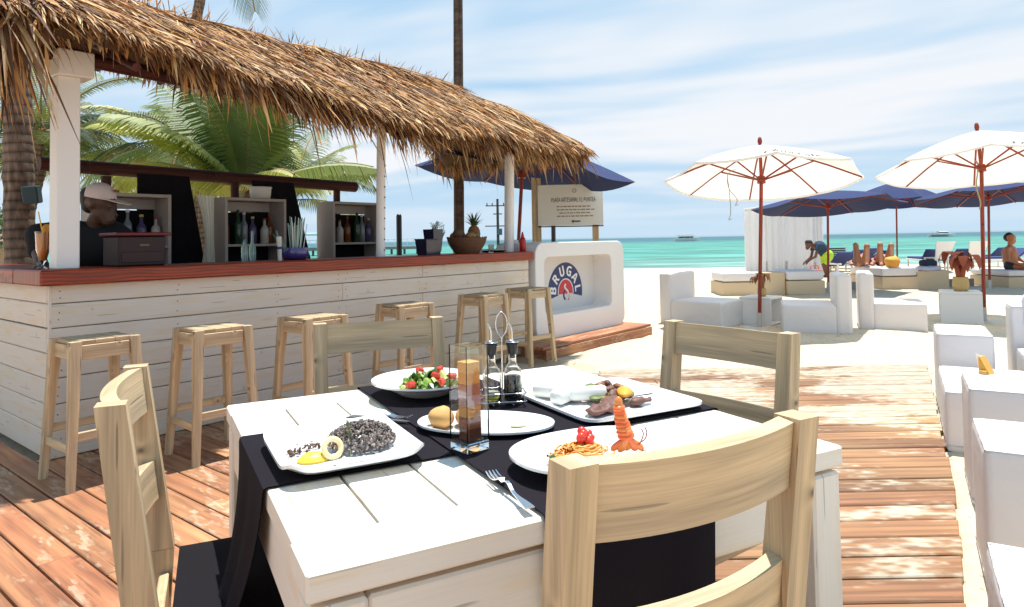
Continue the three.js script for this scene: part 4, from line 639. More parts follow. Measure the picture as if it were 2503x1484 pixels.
{ // salad bowl
  const b = inPlace(thing('salad_bowl', 'round white bowl holding the green salad', 'bowl'), -0.045, -0.395, 0); part(b, 'bowl', dish({ a: 0.172, b: 0.172, p: 2, rim: 0.048, flat: 0.45, th: 0.006 }), M.porcelain); specks(10, 0.15, 0.15, 0.043, herb, b);
  const s = inPlace(thing('green_salad', 'green leaf salad with red tomato pieces in the round bowl', 'salad'), -0.035, -0.385, 0.012), greens = [plain(0.10, 0.22, 0.025, 0.5), plain(0.24, 0.36, 0.05, 0.5), plain(0.05, 0.12, 0.02, 0.5), plain(0.42, 0.46, 0.14, 0.5)], tom = plain(0.62, 0.055, 0.03, 0.25);
  for (let i = 0; i < 46; i++) { const an = rr(0, 6.28), q = Math.sqrt(rnd()) * 0.085, g = new THREE.PlaneGeometry(rr(0.03, 0.05), rr(0.022, 0.036), 5, 4), p = g.attributes.position; for (let k = 0; k < p.count; k++) p.setZ(k, 0.012 * Math.sin(p.getX(k) * 120 + i) + 0.008 * Math.cos(p.getY(k) * 150 + i * 2)); g.computeVertexNormals(); part(s, 'lettuce_leaf', at(g, Math.cos(an) * q, 0.016 + 0.042 * (1 - q / 0.085) * rr(0.6, 1.1), Math.sin(an) * q, rr(-2.2, -0.9), rr(0, 6.28), rr(-0.5, 0.5)), greens[i % 4]); }
  [[-0.075, 0.032, 0.035], [0.005, 0.052, 0.045], [0.015, 0.036, 0.068], [0.07, 0.040, 0.02], [-0.02, 0.058, -0.03], [0.05, 0.052, -0.04]].forEach(([x, y, z], i) => part(s, 'tomato_piece', at(jitter(chamfer(0.034, 0.018, 0.022, 0.006), 0.004, 60, i), x, y, z, i, i * 2), tom));
}
{ // bread plate
  const pl = inPlace(thing('oval_plate', 'white oval plate with two bread rolls and butter', 'plate'), -0.05, 0.062, 0, 0.0), t = R(-38); pl.rotation.y = TA + t; part(pl, 'plate', dish({ a: 0.182, b: 0.112, p: 2.2, rim: 0.013, flat: 0.7, th: 0.005 }), M.porcelain);
  const crust = plain(0.62, 0.34, 0.11, 0.7); [[-0.112, 0.030, 0.5], [-0.048, 0.008, 1.1]].forEach(([x, z, r], i) => inPlace(single('bread_roll', jitter(ball(0.036, 22, 16).scale(1.05, 0.78, 0.9), 0.006, 24, i + 3), crust, ['golden bread roll at the fork end of the oval plate', 'golden bread roll behind the glass vase'][i], 'bread roll'), -0.05 + x * Math.cos(t) + z * Math.sin(t) + 0.0, 0.062 - x * Math.sin(t) + z * Math.cos(t), 0.029, r));
  inPlace(single('butter', jitter(ball(0.015, 12, 8).scale(1.5, 0.42, 1), 0.002, 60, 7), plain(0.82, 0.78, 0.50, 0.4), 'smear of pale butter on the oval plate', 'butter'), 0.02, 0.115, 0.008);
  makeFork('steel fork resting its tines on the oval bread plate', onT(-0.345, -0.205, TT + 0.011), TA + R(-142));
  const f = scene.children[scene.children.length - 1]; f.rotation.order = 'YXZ'; f.rotation.x = R(-4.5); f.position.y += 0.001; f.rotation.x = R(4.5);
  const k = thing('knife', 'steel table knife beside the fork at the rice plate', 'knife', onT(-0.325, -0.235, TT + 0.0085), TA + R(-140)); part(k, 'handle', ribbon([[0, 0.001, 0, 0.006], [0, 0.001, -0.04, 0.0075], [0, 0.001, -0.09, 0.005]], 0.004), M.steel); part(k, 'blade', ribbon([[0, 0.002, -0.0901, 0.005], [0, 0.002, -0.12, 0.008], [0, 0.002, -0.165, 0.0085], [0.003, 0.002, -0.19, 0.001]], 0.0012), M.steel);
}
{ // flat square plate with steak
  const pl = inPlace(thing('square_plate', 'large flat white square plate with the grilled meat', 'plate'), 0.385, 0.0, -0.006 + 0.006); part(pl, 'plate', dish({ a: 0.208, b: 0.215, p: 9, rim: 0.013, flat: 0.82, th: 0.007 }), M.porcelain);
  [[0.262, -0.03, 0.3, 'thick white boiled cassava piece by the cruet stand'], [0.305, -0.085, 1.2, 'white boiled cassava piece lying behind the others'], [0.315, 0.0, -0.5, 'white boiled cassava piece touching the steak'], [0.25, -0.10, 2.2, 'white boiled cassava piece at the far plate rim']].forEach(([x, z, a, l], i) => inPlace(single('cassava_piece', jitter(fineBlock(0.115, 0.040, 0.045, 0.016), 0.005, 22, 21 + i), plain(0.80, 0.79, 0.72, 0.55), l, 'cassava'), x, z, 0.006 + (i === 2 ? 0.006 : 0), a));
  const meat = plain(0.15, 0.065, 0.045, 0.6), brown = plain(0.22, 0.085, 0.03, 0.5);
  [[0.275, 0.125, 0.055, 0.3, 'dark grilled steak strip lying across the plate corner'], [0.345, 0.075, 0.05, 1.1, 'dark grilled steak strip under the fried plantain'], [0.43, 0.105, 0.034, 0.2, 'small piece of grilled steak behind the lobster tail']].forEach(([x, z, r, a, l], i) => inPlace(single('steak_strip', jitter(ball(r, 24, 14).scale(1.1, 0.26, 0.58), 0.014, 42, 30 + i), meat, l, 'meat'), x, z, 0.017, a));
  const sd = inPlace(thing('vegetable_side', 'heap of browned onions and green peppers on the flat square plate', 'vegetables'), 0.395, -0.005, 0.006); for (let i = 0; i < 52; i++) { const an = rr(0, 6.28), q = Math.sqrt(rnd()) * 0.07; part(sd, 'vegetable_piece', at(jitter(ball(rr(0.010, 0.018), 9, 7).scale(1.6, 0.6, 0.8), 0.005, 50, i), Math.cos(an) * q, 0.012 + 0.045 * (1 - q / 0.07) * rr(0.5, 1), Math.sin(an) * q, rr(-0.5, 0.5), rr(0, 6)), [brown, plain(0.30, 0.10, 0.03, 0.35), plain(0.20, 0.21, 0.03, 0.5), meat][i % 4]); }
  for (let i = 0; i < 5; i++) part(sd, 'lettuce_leaf', at(jitter(ball(0.02, 10, 8).scale(1.6, 0.4, 1), 0.006, 40, 60 + i), -0.062 + i * 0.008, 0.016 + i * 0.003, 0.035 - i * 0.022, 0, i), plain(0.12, 0.16, 0.03, 0.5));
  inPlace(single('fried_plantain', jitter(ball(0.045, 20, 12).scale(1.1, 0.30, 0.5), 0.003, 30, 44), plain(0.78, 0.36, 0.035, 0.4), 'golden fried plantain slice on the steak plate', 'plantain'), 0.405, 0.062, 0.036, 0.9);
}
{ // bowl with pasta, shrimp and a lobster tail
  const pl = inPlace(thing('oval_bowl', 'white oval bowl of seafood pasta by the table edge', 'bowl'), 0.03, 0.452, 0); part(pl, 'bowl', dish({ a: 0.195, b: 0.145, p: 2.3, rim: 0.034, flat: 0.55, th: 0.006 }), M.porcelain);
  const pa = []; for (let i = 0; i < 60; i++) { const a = rr(0, 6.28), q = rr(0, 0.055), c = [Math.cos(a) * q, 0.016 + 0.022 * (1 - q / 0.055), Math.sin(a) * q], r = rr(0.015, 0.032), pts = []; for (let k = 0; k < 6; k++) { const b = a + k * 0.6; pts.push([c[0] + Math.cos(b) * r, c[1] + rr(-0.004, 0.006), c[2] + Math.sin(b) * r * 0.8]); } pa.push(tube(pts, 0.0026, 14, 5)); }
  inPlace(single('pasta', merge(pa), plain(0.78, 0.34, 0.07, 0.4), 'nest of orange sauced pasta in the oval bowl', 'pasta'), 0.0, 0.445, 0.004);
  const to = inPlace(thing('tomato_garnish', 'chopped red tomato on top of the pasta', 'garnish'), 0.012, 0.437, 0.046); for (let i = 0; i < 8; i++) part(to, 'tomato_piece', at(jitter(ball(0.010, 9, 7), 0.003, 50, i), rr(-0.016, 0.016), 0.004 + i * 0.0022, rr(-0.014, 0.014)), plain(0.68, 0.05, 0.03, 0.3));
  inPlace(single('basil_leaf', jitter(ball(0.014, 10, 8).scale(0.7, 1.1, 0.3), 0.003, 50, 3), plain(0.05, 0.14, 0.03, 0.5), 'small green basil leaf at the edge of the pasta', 'leaf'), -0.078, 0.445, 0.02);
  // lobster tail standing up out of the bowl: fan of the tail at the foot, tapered ringed shell above
  const lo = inPlace(thing('lobster_tail', 'bright orange lobster tail standing up in the oval bowl', 'lobster tail'), 0.118, 0.448, 0.012, 0), red = plain(0.74, 0.13, 0.035, 0.35);
  lo.rotation.y = 0.1; lo.scale.setScalar(0.66);
  const N = 8; for (let i = 0; i < N; i++) { const t = i / N, y = 0.045 + t * 0.105, x = -0.004 - 0.022 * Math.sin(t * 1.6), r = mix(0.028, 0.018, t); part(lo, 'shell_ring', at(jitter(lathe([[0.001, -0.002], [r * 0.96, 0], [r * 1.06, 0.006], [r * 0.92, 0.0165], [0.001, 0.018]], 18), 0.0045, 60, i), x, y, 0, 0, i * 0.7, 0.12), plain(0.72 + 0.05 * (i % 2), 0.13 + 0.035 * (i % 3), 0.035, 0.38)); }
  for (let i = 0; i < 5; i++) { const a = (i - 2) * 0.5; part(lo, 'tail_flap', at(jitter(ball(0.036, 16, 12).scale(0.42, 1.0, 0.26), 0.005, 55, 5 + i), Math.sin(a) * 0.030, 0.030 - Math.abs(i - 2) * 0.004, 0.006 * (i % 2), 0.25, 0, a), plain(0.76 - 0.06 * (i % 2), 0.16 + 0.05 * (i % 3), 0.04, 0.4)); }
  part(lo, 'tail_tip', jitter(ball(0.019, 14, 10).scale(0.8, 1.3, 0.7), 0.004, 50, 9).translate(-0.028, 0.160, 0), plain(0.72, 0.24, 0.05, 0.4));
  for (const [x, z] of [[0.045, 0.01], [0.062, -0.006]]) part(lo, 'feeler', tube([[0.035, 0.02, z], [x, 0.034, z], [x + 0.008, 0.058, z], [x + 0.002, 0.075, z]], 0.0022, 14, 6), plain(0.30, 0.07, 0.03, 0.5));
  makeFork('steel fork lying on the black runner beside the oval bowl', onT(-0.222, 0.603), TA + R(-6));
}
{ // square glass vase with a layered candle
  const o = inPlace(thing('candle_vase', 'tall square glass vase with a brown layered candle inside', 'vase'), -0.164, 0.213, 0, R(14)), w = 0.033, h = 0.245, t = 0.003;
  const sh = new THREE.Shape([[-w, -w], [w, -w], [w, w], [-w, w]].map((p) => new THREE.Vector2(...p))), hole = new THREE.Path([[-w + t, -w + t], [-w + t, w - t], [w - t, w - t], [w - t, -w + t]].map((p) => new THREE.Vector2(...p))); sh.holes.push(hole);
  part(o, 'glass_wall', at(new THREE.ExtrudeGeometry(sh, { depth: h - 0.0225, bevelEnabled: false }), 0, h, 0, Math.PI / 2), M.glass);
  part(o, 'glass_base', at(chamfer(2 * w - 0.0004, 0.022, 2 * w - 0.0004, 0.002), 0, 0.0112, 0), M.glass);
  const lay = [[0.80, 0.40, 0.12], [0.74, 0.29, 0.06], [0.38, 0.11, 0.055], [0.50, 0.28, 0.26], [0.66, 0.30, 0.08], [0.30, 0.09, 0.04], [0.16, 0.05, 0.026]];
  lay.forEach((c, i) => { const y1 = 0.205 - i * 0.0258, f = (y) => 0.006 * (1 - (y - 0.024) / 0.18); part(o, 'wax_layer', at(chamfer(0.036, 0.0257, 0.036, 0.0008), f(y1) * 0.5, y1 - 0.0128, 0), phy({ color: lin(...c), roughness: 0.35, clearcoat: 0.2 })); });
}
{ // oil and vinegar in a wire stand
  const o = inPlace(thing('cruet_stand', 'steel wire stand holding the oil and vinegar bottles', 'cruet stand'), 0.098, -0.128, 0, R(-20)), W = [], wire = (p, n = 24) => W.push(tube(p, 0.0018, n, 6));
  for (const y of [0.014, 0.038]) W.push(tube([[-0.066, y, -0.033], [0.066, y, -0.033], [0.066, y, 0.033], [-0.066, y, 0.033]].flatMap((p, i, a) => { const q = a[(i + 1) % 4]; return [p, [(p[0] * 2 + q[0]) / 3, y, (p[2] * 2 + q[2]) / 3], [(p[0] + 2 * q[0]) / 3, y, (p[2] + 2 * q[2]) / 3]]; }), 0.0018, 60, 6, true));
  for (const x of [-0.06, 0, 0.06]) for (const z of [-0.033, 0.033]) W.push(rod([x, 0.002, z], [x, 0.040, z], 0.0018, 0.0018, 6)); for (const x of [-0.03, 0.03]) W.push(rod([x, 0.0035, -0.034], [x, 0.0035, 0.034], 0.0016, 0.0016, 6));
  wire([[0, 0.012, -0.033], [0, 0.014, 0], [0, 0.012, 0.033]]); W.push(rod([0, 0.012, 0], [0, 0.20, 0], 0.0026, 0.0022, 8)); wire([[0, 0.195, 0], [-0.016, 0.225, 0], [-0.013, 0.262, 0], [0, 0.275, 0], [0.013, 0.262, 0], [0.016, 0.225, 0], [0, 0.195, 0]], 40);
  part(o, 'wire_frame', merge(W), M.steel);
  [[-0.0315, 'glass oil bottle with a black pourer in the wire stand', phy({ color: lin(0.80, 0.62, 0.10), roughness: 0, transmission: 0.9, thickness: 0.03, ior: 1.47 }), 0.028], [0.0315, 'glass vinegar bottle with dark contents in the wire stand', plain(0.008, 0.005, 0.005, 0.15), 0.078]].forEach(([x, label, liquid, lv]) => {
    const b = inPlace(thing('cruet_bottle', label, 'bottle'), 0, 0, 0.0062, R(-20)); b.position.set(...(() => { const c = o.position, a = o.rotation.y; return [c.x + Math.cos(a) * x, c.y + 0.0062, c.z - Math.sin(a) * x]; })());
    const out = [[0.001, 0], [0.0262, 0.001], [0.0272, 0.006], [0.0272, 0.088], [0.024, 0.100], [0.0125, 0.116], [0.0115, 0.142]], inn = [[0.0097, 0.142], [0.0107, 0.117], [0.022, 0.099], [0.0252, 0.087], [0.0252, 0.006], [0.001, 0.005]];
    part(b, 'glass', lathe([...out, ...inn], 28), M.glass); part(b, 'contents', lathe([[0.001, 0.0056], [0.0247, 0.0062], [0.0247, lv], [0.001, lv]], 24), liquid);
    part(b, 'stopper', lathe([[0.001, 0.13], [0.009, 0.131], [0.0092, 0.1425], [0.0155, 0.145], [0.0165, 0.165], [0.0185, 0.172], [0.0185, 0.178], [0.001, 0.18]], 18), M.blackPlastic); part(b, 'spout', merge([tube([[0, 0.178, 0], [0, 0.205, 0], [-0.004, 0.226, 0], [-0.012, 0.236, 0]], 0.0028, 16, 7)]), M.steel); part(b, 'collar', at(new THREE.TorusGeometry(0.0185, 0.0018, 6, 24), 0, 0.1795, 0, Math.PI / 2), M.steel);
  });
}

// ------------------------------------------------------------------ white logo cabinet at the end of the bar
const font = await new FontLoader().loadAsync('fonts/droid/droid_sans_bold.typeface.json');
const fontR = await new FontLoader().loadAsync('fonts/droid/droid_sans_regular.typeface.json');
function words(f, str, size, depth) { const g = new TextGeometry(str, { font: f, size, depth, curveSegments: 4, bevelEnabled: false }); g.computeBoundingBox(); const b = g.boundingBox; return g.translate(-(b.min.x + b.max.x) / 2, -(b.min.y + b.max.y) / 2, 0); }
{
  const cx0 = 4.675, W = 1.92, H = 1.09, D = 0.62, y0 = 0.115, o = thing('display_cabinet', 'white rounded open cabinet with a fan shaped emblem inside', 'cabinet', bw(cx0, y0, 0.06), TH);
  const rrect = (S, x0, yb, w, h, r) => { S.moveTo(x0 + r, yb); S.lineTo(x0 + w - r, yb); S.absarc(x0 + w - r, yb + r, r, -Math.PI / 2, 0); S.lineTo(x0 + w, yb + h - r); S.absarc(x0 + w - r, yb + h - r, r, 0, Math.PI / 2); S.lineTo(x0 + r, yb + h); S.absarc(x0 + r, yb + h - r, r, Math.PI / 2, Math.PI); S.lineTo(x0, yb + r); S.absarc(x0 + r, yb + r, r, Math.PI, 1.5 * Math.PI); return S; };
  const s = rrect(new THREE.Shape(), 0, 0, W, H, 0.14); s.holes.push(rrect(new THREE.Path(), 0.145, 0.255, 1.48, 0.69, 0.10));
  const g = new THREE.ExtrudeGeometry(s, { depth: D - 0.03, bevelEnabled: true, bevelSize: 0.012, bevelThickness: 0.012, bevelSegments: 3, curveSegments: 10 }).translate(0, 0, -D + 0.012);
  part(o, 'body', g, M.whitePaint);
  part(o, 'back_panel', at(chamfer(1.54, 0.75, 0.02, 0.002), 0.145 + 0.74, 0.255 + 0.345, -0.29), plain(0.66, 0.64, 0.62, 0.7));
  // emblem: navy fan, white letters, red inner fan
  const e = part(o, 'emblem', (() => { const a0 = -0.20, a1 = Math.PI + 0.20, S = new THREE.Shape(); S.absarc(0, 0, 0.335, a0, a1, false); S.absarc(0, 0, 0.145, a1, a0, true); return new THREE.ExtrudeGeometry(S, { depth: 0.004, bevelEnabled: false, curveSegments: 40 }); })(), plain(0.03, 0.045, 0.14, 0.5)); e.position.set(0.95, 0.475, -0.2795); e.scale.set(1.1, 1.1, 1);
  part(e, 'inner_fan', (() => { const S = new THREE.Shape(); S.absarc(0, 0, 0.14, 0.0, Math.PI, false); S.lineTo(-0.14, -0.02); S.lineTo(0.14, -0.02); return new THREE.ExtrudeGeometry(S, { depth: 0.003, bevelEnabled: false, curveSegments: 24 }); })(), plain(0.55, 0.04, 0.05, 0.5));
  part(e, 'rim_line', (() => { const S = new THREE.Shape(); S.absarc(0, 0, 0.154, -0.15, Math.PI + 0.15, false); S.absarc(0, 0, 0.144, Math.PI + 0.15, -0.15, true); return new THREE.ExtrudeGeometry(S, { depth: 0.006, bevelEnabled: false, curveSegments: 30 }); })(), plain(0.8, 0.8, 0.8, 0.5));
  part(e, 'swirl', tube([[0.02, -0.095, 0.003], [0.045, -0.05, 0.004], [0.045, 0.0, 0.004], [0.01, 0.03, 0.004], [-0.02, 0.06, 0.004], [0.0, 0.09, 0.004]], 0.014, 30, 6).scale(1, 1, 0.5), plain(0.75, 0.70, 0.68, 0.5));
  part(e, 'swirl', tube([[-0.01, -0.085, 0.003], [-0.035, -0.05, 0.004], [-0.03, 0.0, 0.004], [-0.005, 0.02, 0.004]], 0.013, 24, 6).scale(1, 1, 0.5), plain(0.03, 0.045, 0.14, 0.5));
  part(e, 'ray', tube([[0.05, -0.095, 0.003], [0.06, -0.04, 0.004], [0.03, 0.02, 0.004]], 0.011, 18, 6).scale(1, 1, 0.5), plain(0.55, 0.04, 0.05, 0.5));
  [...'BRUGAL'].forEach((ch, i) => { const a = Math.PI - 0.12 - (i / 5) * (Math.PI - 0.24), l = words(font, ch, 0.115, 0.003); l.rotateZ(a - Math.PI / 2); part(e, 'letter', l.translate(Math.cos(a) * 0.245, Math.sin(a) * 0.245, 0.0035), plain(0.8, 0.8, 0.8, 0.5)); });
  const p = thing('timber_platform', 'low reddish plank step beneath the white cabinet', 'platform', bw(cx0 - 0.30, 0, 0), TH);
  for (let i = 0; i < 6; i++) part(p, 'plank', board(2.35 + rr(-0.03, 0.03), 0.032, 0.138, 0.004, 0, 1.17, 0.0985, 0.30 - i * 0.142), M.deck[i % 4]);
  for (const x of [0.1, 1.15, 2.2]) part(p, 'bearer', board(0.07, 0.15, 0.84, 0.004, 2, x, 0.007, -0.055), M.deck[1]);
  part(p, 'fascia', board(2.33, 0.11, 0.022, 0.003, 0, 1.17, 0.027, 0.384), M.deck[1]);
  // loose white casing behind the cabinet, over which the sign stands
  const k = thing('ice_chest', 'plain white chest standing behind the end of the bar counter', 'chest', bw(4.95, -0.02, -0.95), TH); part(k, 'body', at(chamfer(0.62, 1.09, 0.52, 0.03), 0, 0.545, 0), M.white); part(k, 'lid', at(chamfer(0.64, 0.07, 0.54, 0.02), 0, 1.126, 0), M.white);
}
{ // wayside sign on two timber posts
  const o = thing('direction_sign', 'cream notice sign with a heading, four lines and an arrow', 'sign', [0.93, 0, -11], R(-4)), w = 1.05, h = 0.66;
  part(o, 'panel', at(chamfer(w, h, 0.03, 0.004), 0.02, 1.80, 0.075), plain(0.80, 0.77, 0.69, 0.7)); part(o, 'post', board(0.15, 2.3, 0.11, 0.006, 1, -0.53, 1.13, 0), M.pine); part(o, 'post', board(0.10, 1.9, 0.10, 0.006, 1, 0.42, 0.93, 0), M.pineGrey); part(o, 'ledge', at(chamfer(w, 0.018, 0.05, 0.003), 0.02, 1.455, 0.07), M.log);
  const ink = plain(0.10, 0.085, 0.09, 0.8), brown = plain(0.33, 0.21, 0.13, 0.8); const pn = o.children[0];
  part(pn, 'heading', words(fontR, 'PLAZA ARTESANAL EL PUNTEA', 0.062, 0.003).scale(0.62, 1.15, 1).translate(0.07, 1.885, 0.0905), ink);
  for (let j = 0; j < 4; j++) { let x = -0.20 + (j === 2 ? 0.04 : 0); const d = []; while (x < (j === 1 ? 0.36 : 0.34)) { const l = rr(0.025, 0.075); d.push(new THREE.BoxGeometry(l, 0.017, 0.003).translate(x + l / 2, 1.775 - j * 0.052, 0.092)); x += l + 0.014; } part(pn, 'text_line', merge(d), brown); }
  const ar = new THREE.Shape([[-0.085, 0], [-0.04, 0.032], [-0.045, 0.012], [0.065, 0.012], [0.065, -0.012], [-0.045, -0.012], [-0.04, -0.032]].map((q) => new THREE.Vector2(...q))); part(pn, 'arrow', new THREE.ExtrudeGeometry(ar, { depth: 0.003, bevelEnabled: false }).translate(0.11, 1.535, 0.0905), ink);
  part(pn, 'crest', new THREE.TorusGeometry(0.028, 0.005, 6, 20).translate(0.09, 2.03, 0.092), brown);
}
single('wooden_pole', grain(rod([-0.84, -0.1, -10.5], [-0.765, 7.2, -10.5], 0.085, 0.068, 16), 1), M.darkPole, 'tall dark wooden pole rising behind the thatch', 'pole');
single('short_post', lathe([[0.001, 0], [0.042, 0], [0.040, 1.66], [0.03, 1.69], [0.001, 1.695]], 14), M.blackPlastic, 'short black round topped post behind the bar counter', 'post', [-1.67, -0.03, -10]);
single('iron_post', grain(rod([0.715, -0.05, -12], [0.73, 1.52, -12], 0.04, 0.04, 10), 1), M.blackPlastic, 'thin black post standing below the notice sign', 'post');
{ // far utility pole
  const o = thing('utility_pole', 'distant utility pole with cross arms and insulators', 'utility pole', [-0.95, -0.4, -45]); part(o, 'mast', cyl(0.11, 0.08, 4.4, 10), M.darkPole); for (const [y, l] of [[3.95, 1.6], [3.4, 0.6], [2.6, 1.7]]) part(o, 'cross_arm', at(chamfer(l, 0.07, 0.07, 0.01), 0, y, 0), M.darkPole); part(o, 'transformer', at(cyl(0.17, 0.17, 0.42, 14), 0.12, 2.0, 0.16), plain(0.09, 0.11, 0.13, 0.6)); for (const x of [-0.7, -0.35, 0.4, 0.7]) part(o, 'insulator', at(cyl(0.04, 0.03, 0.16, 8), x, 3.98, 0), M.darkPole);
}

// ------------------------------------------------------------------ umbrellas
function umbrella({ name, label, p, R: rad, rim, apex, n = 8, canopy, turn = 0, tilt = [0, 0], val = 0, dip = 0.05, group, text, thickTop = false, leanX = 0 }) {
  const o = thing(name, label, 'umbrella', p, 0, group), up = new THREE.Group();
  const q = new THREE.Quaternion().setFromEuler(new THREE.Euler(tilt[0], 0, tilt[1])), piv = new THREE.Vector3(0, rim, 0), rot = (g) => { g.translate(0, -rim, 0); g.applyQuaternion(q); return g.translate(leanX, rim, 0); };
  const hgt = (t) => rim + (apex - rim) * (1 - t) * (1 + 0.28 * t);                         // gentle dome
  const pos = [], NR = 9, NA = 8, P = (a, t) => { const k = a * n / 6.28318 + 1e-6, f = k - Math.floor(k), sc = 4 * f * (1 - f), r = rad * t * mix(1, Math.cos(Math.PI / n), sc); return [Math.cos(a + turn) * r, hgt(t) - dip * sc * t * t * (1 - 0.35 * t) , Math.sin(a + turn) * r]; };
  for (let i = 0; i < n * NA; i++) for (let j = 0; j < NR; j++) { const a0 = i / (n * NA) * 6.28318, a1 = (i + 1) / (n * NA) * 6.28318 - 1e-9, t0 = j / NR, t1 = (j + 1) / NR, A = P(a0, t0), B = P(a0, t1), C = P(a1, t1), D = P(a1, t0); if (j) pos.push(...A, ...C, ...B, ...A, ...D, ...C); else pos.push(...A, ...C, ...B); }
  if (val) for (let i = 0; i < n * NA; i++) { const a0 = i / (n * NA) * 6.28318, a1 = (i + 1) / (n * NA) * 6.28318 - 1e-9, A = P(a0, 1), B = P(a1, 1); pos.push(...A, A[0] * 1.004, A[1] - val, A[2] * 1.004, B[0] * 1.004, B[1] - val, B[2] * 1.004, ...A, B[0] * 1.004, B[1] - val, B[2] * 1.004, ...B); }
  const g = fromTris(pos); g.deleteAttribute('uv'); g.deleteAttribute('normal'); let h = mergeVertices(g, 1e-4); h.computeVertexNormals(); h = toCreasedNormals(h, 0.5); const hp = h.attributes.position, u = new Float32Array(hp.count * 2); for (let i = 0; i < hp.count; i++) { u[2 * i] = hp.getX(i); u[2 * i + 1] = hp.getZ(i); } h.setAttribute('uv', new THREE.BufferAttribute(u, 2));
  const can = part(o, 'canopy', rot(h), canopy);
  const bend = (x, y) => new THREE.Vector3(x, y, 0);
  const hubY = rim - 0.02, top = apex, c0 = new THREE.Vector3(0, apex - rim, 0).applyQuaternion(q).add(new THREE.Vector3(leanX, rim, 0)), hub = new THREE.Vector3(0, hubY - rim, 0).applyQuaternion(q).add(new THREE.Vector3(leanX, rim, 0));
  part(o, 'pole', grain(mergeGeometries([strip(rod([0, 0, 0], hub.toArray(), 0.026, 0.026, 12)), strip(rod(hub.toArray(), c0.toArray(), 0.024, 0.024, 12))]), 1), M.teak);
  for (let k = 0; k < n; k++) { const a = k / n * 6.28318 + turn, d = [Math.cos(a), Math.sin(a)], pt = (t, dy) => [d[0] * rad * t, hgt(t) - dy, d[1] * rad * t]; const r1 = [];
    part(o, 'rib', rot(merge([bar4(pt(0.03, 0.03), pt(0.34, 0.024), 0.022, 0.018), bar4(pt(0.34, 0.024), pt(0.67, 0.024), 0.022, 0.018), bar4(pt(0.67, 0.024), pt(0.985, 0.022), 0.022, 0.018)])), M.teak); part(o, 'strut', rot(bar4([d[0] * 0.04, hubY, d[1] * 0.04], pt(0.52, 0.04), 0.02, 0.016)), M.teak); }
  part(o, 'hub', rot(at(cyl(0.06, 0.05, 0.10, 14), 0, hubY - 0.05, 0)), M.teak);
  part(o, 'finial', rot(lathe([[0.001, apex + 0.13], [0.025, apex + 0.105], [0.032, apex + 0.05], [0.02, apex + 0.0], [0.03, apex - 0.02], [0.001, apex - 0.02]], 14)), M.teak);
  part(o, 'base', merge([at(chamfer(0.5, 0.07, 0.5, 0.02), 0, -0.02, 0), at(cyl(0.038, 0.034, 0.20, 12), 0, 0.01, 0)]), plain(0.55, 0.53, 0.48, 0.9));
  if (text) { const tg = words(font, text, 0.115, 0.003).applyMatrix4(new THREE.Matrix4().makeShear(0, 0, 0.3, 0, 0, 0)), tp = tg.attributes.position; const face = R(90); // printed on the panel towards the deck
    for (let i = 0; i < tp.count; i++) { const x = tp.getX(i), y = tp.getY(i), a = face - x / (rad * 0.90), t = 0.925 - y / (rad * 1.05), A = P(((a - turn) % 6.28318 + 6.28318) % 6.28318, t); tp.setXYZ(i, A[0], A[1] + 0.012, A[2]); } tg.computeVertexNormals(); part(can, 'lettering', rot(tg), plain(0.16, 0.16, 0.17, 0.9)); }
  return o;
}
const onSand = (x, z, d = 0.015) => [x, sandH(x, z) - d, z];
{
  const W1 = umbrella({ name: 'beach_umbrella', label: 'white umbrella with wooden ribs and a dangling cord over the white lounge chairs', p: onSand(3.46, -9.6), R: 1.34, rim: 2.11, apex: 2.60, canopy: M.canvas, turn: R(12), tilt: [R(-9), R(-2.8)], leanX: 0.09, val: 0.035, text: 'Cana Cafe' });
  const cord = []; for (const [x0, x1, y1] of [[-0.42, -0.40, 1.60], [-0.42, -0.30, 1.80]]) cord.push(tube([[-0.30, 2.24, 0.10], [x0, 2.17, 0.12], [x0 + 0.01, 1.96, 0.12], [x1, y1, 0.12], [x1 - 0.03, y1 - 0.08, 0.12], [x1 + 0.015, y1 - 0.06, 0.12]], 0.005, 40, 6)); part(W1, 'cord', merge(cord), plain(0.34, 0.33, 0.24, 0.9));
  const W2 = umbrella({ name: 'beach_umbrella', label: 'white umbrella with wooden ribs above the square white table and pillow', p: onSand(6.77, -9.8), R: 1.36, rim: 2.24, apex: 2.78, canopy: M.canvas, turn: R(30), tilt: [R(-8), R(-1.5)], leanX: 0.05, val: 0.03, text: 'Cana Cafe' });
  part(W2, 'cord', merge([tube([[-0.04, 2.19, 0.06], [-0.08, 1.95, 0.07], [-0.03, 1.7, 0.07], [-0.05, 1.62, 0.07]], 0.009, 30, 6)]), plain(0.34, 0.30, 0.16, 0.9));
  umbrella({ name: 'navy_umbrella', label: 'navy umbrella whose pole stands by the low beige daybeds', p: onSand(7.09, -15.3), R: 1.66, rim: 1.93, apex: 2.28, n: 6, canopy: M.navyThin, turn: R(14), dip: 0.10, leanX: 0.05, tilt: [R(-6), 0] });
  umbrella({ name: 'navy_umbrella', label: 'navy umbrella with a white patch standing among the far sun loungers', p: onSand(13.02, -23), R: 1.62, rim: 2.36, apex: 3.08, n: 8, tilt: [R(-3), R(-4)], canopy: M.navyThin, turn: R(5), dip: 0.10, leanX: 0.05 });
  umbrella({ name: 'navy_umbrella', label: 'navy umbrella partly hidden behind a white umbrella canopy', p: onSand(10.65, -15.2), R: 1.55, rim: 2.07, apex: 2.40, n: 8, canopy: M.navyThin, turn: R(10), dip: 0.08, leanX: 0.06, tilt: [R(-6), 0] });
  umbrella({ name: 'navy_umbrella', label: 'large navy umbrella behind the end of the thatch', p: onSand(0.0, -9.9), R: 1.64, rim: 2.25, apex: 2.78, n: 6, canopy: M.navyThin, turn: R(8), tilt: [R(-2), R(-6.5)], dip: 0.12, leanX: 0.16 });
}

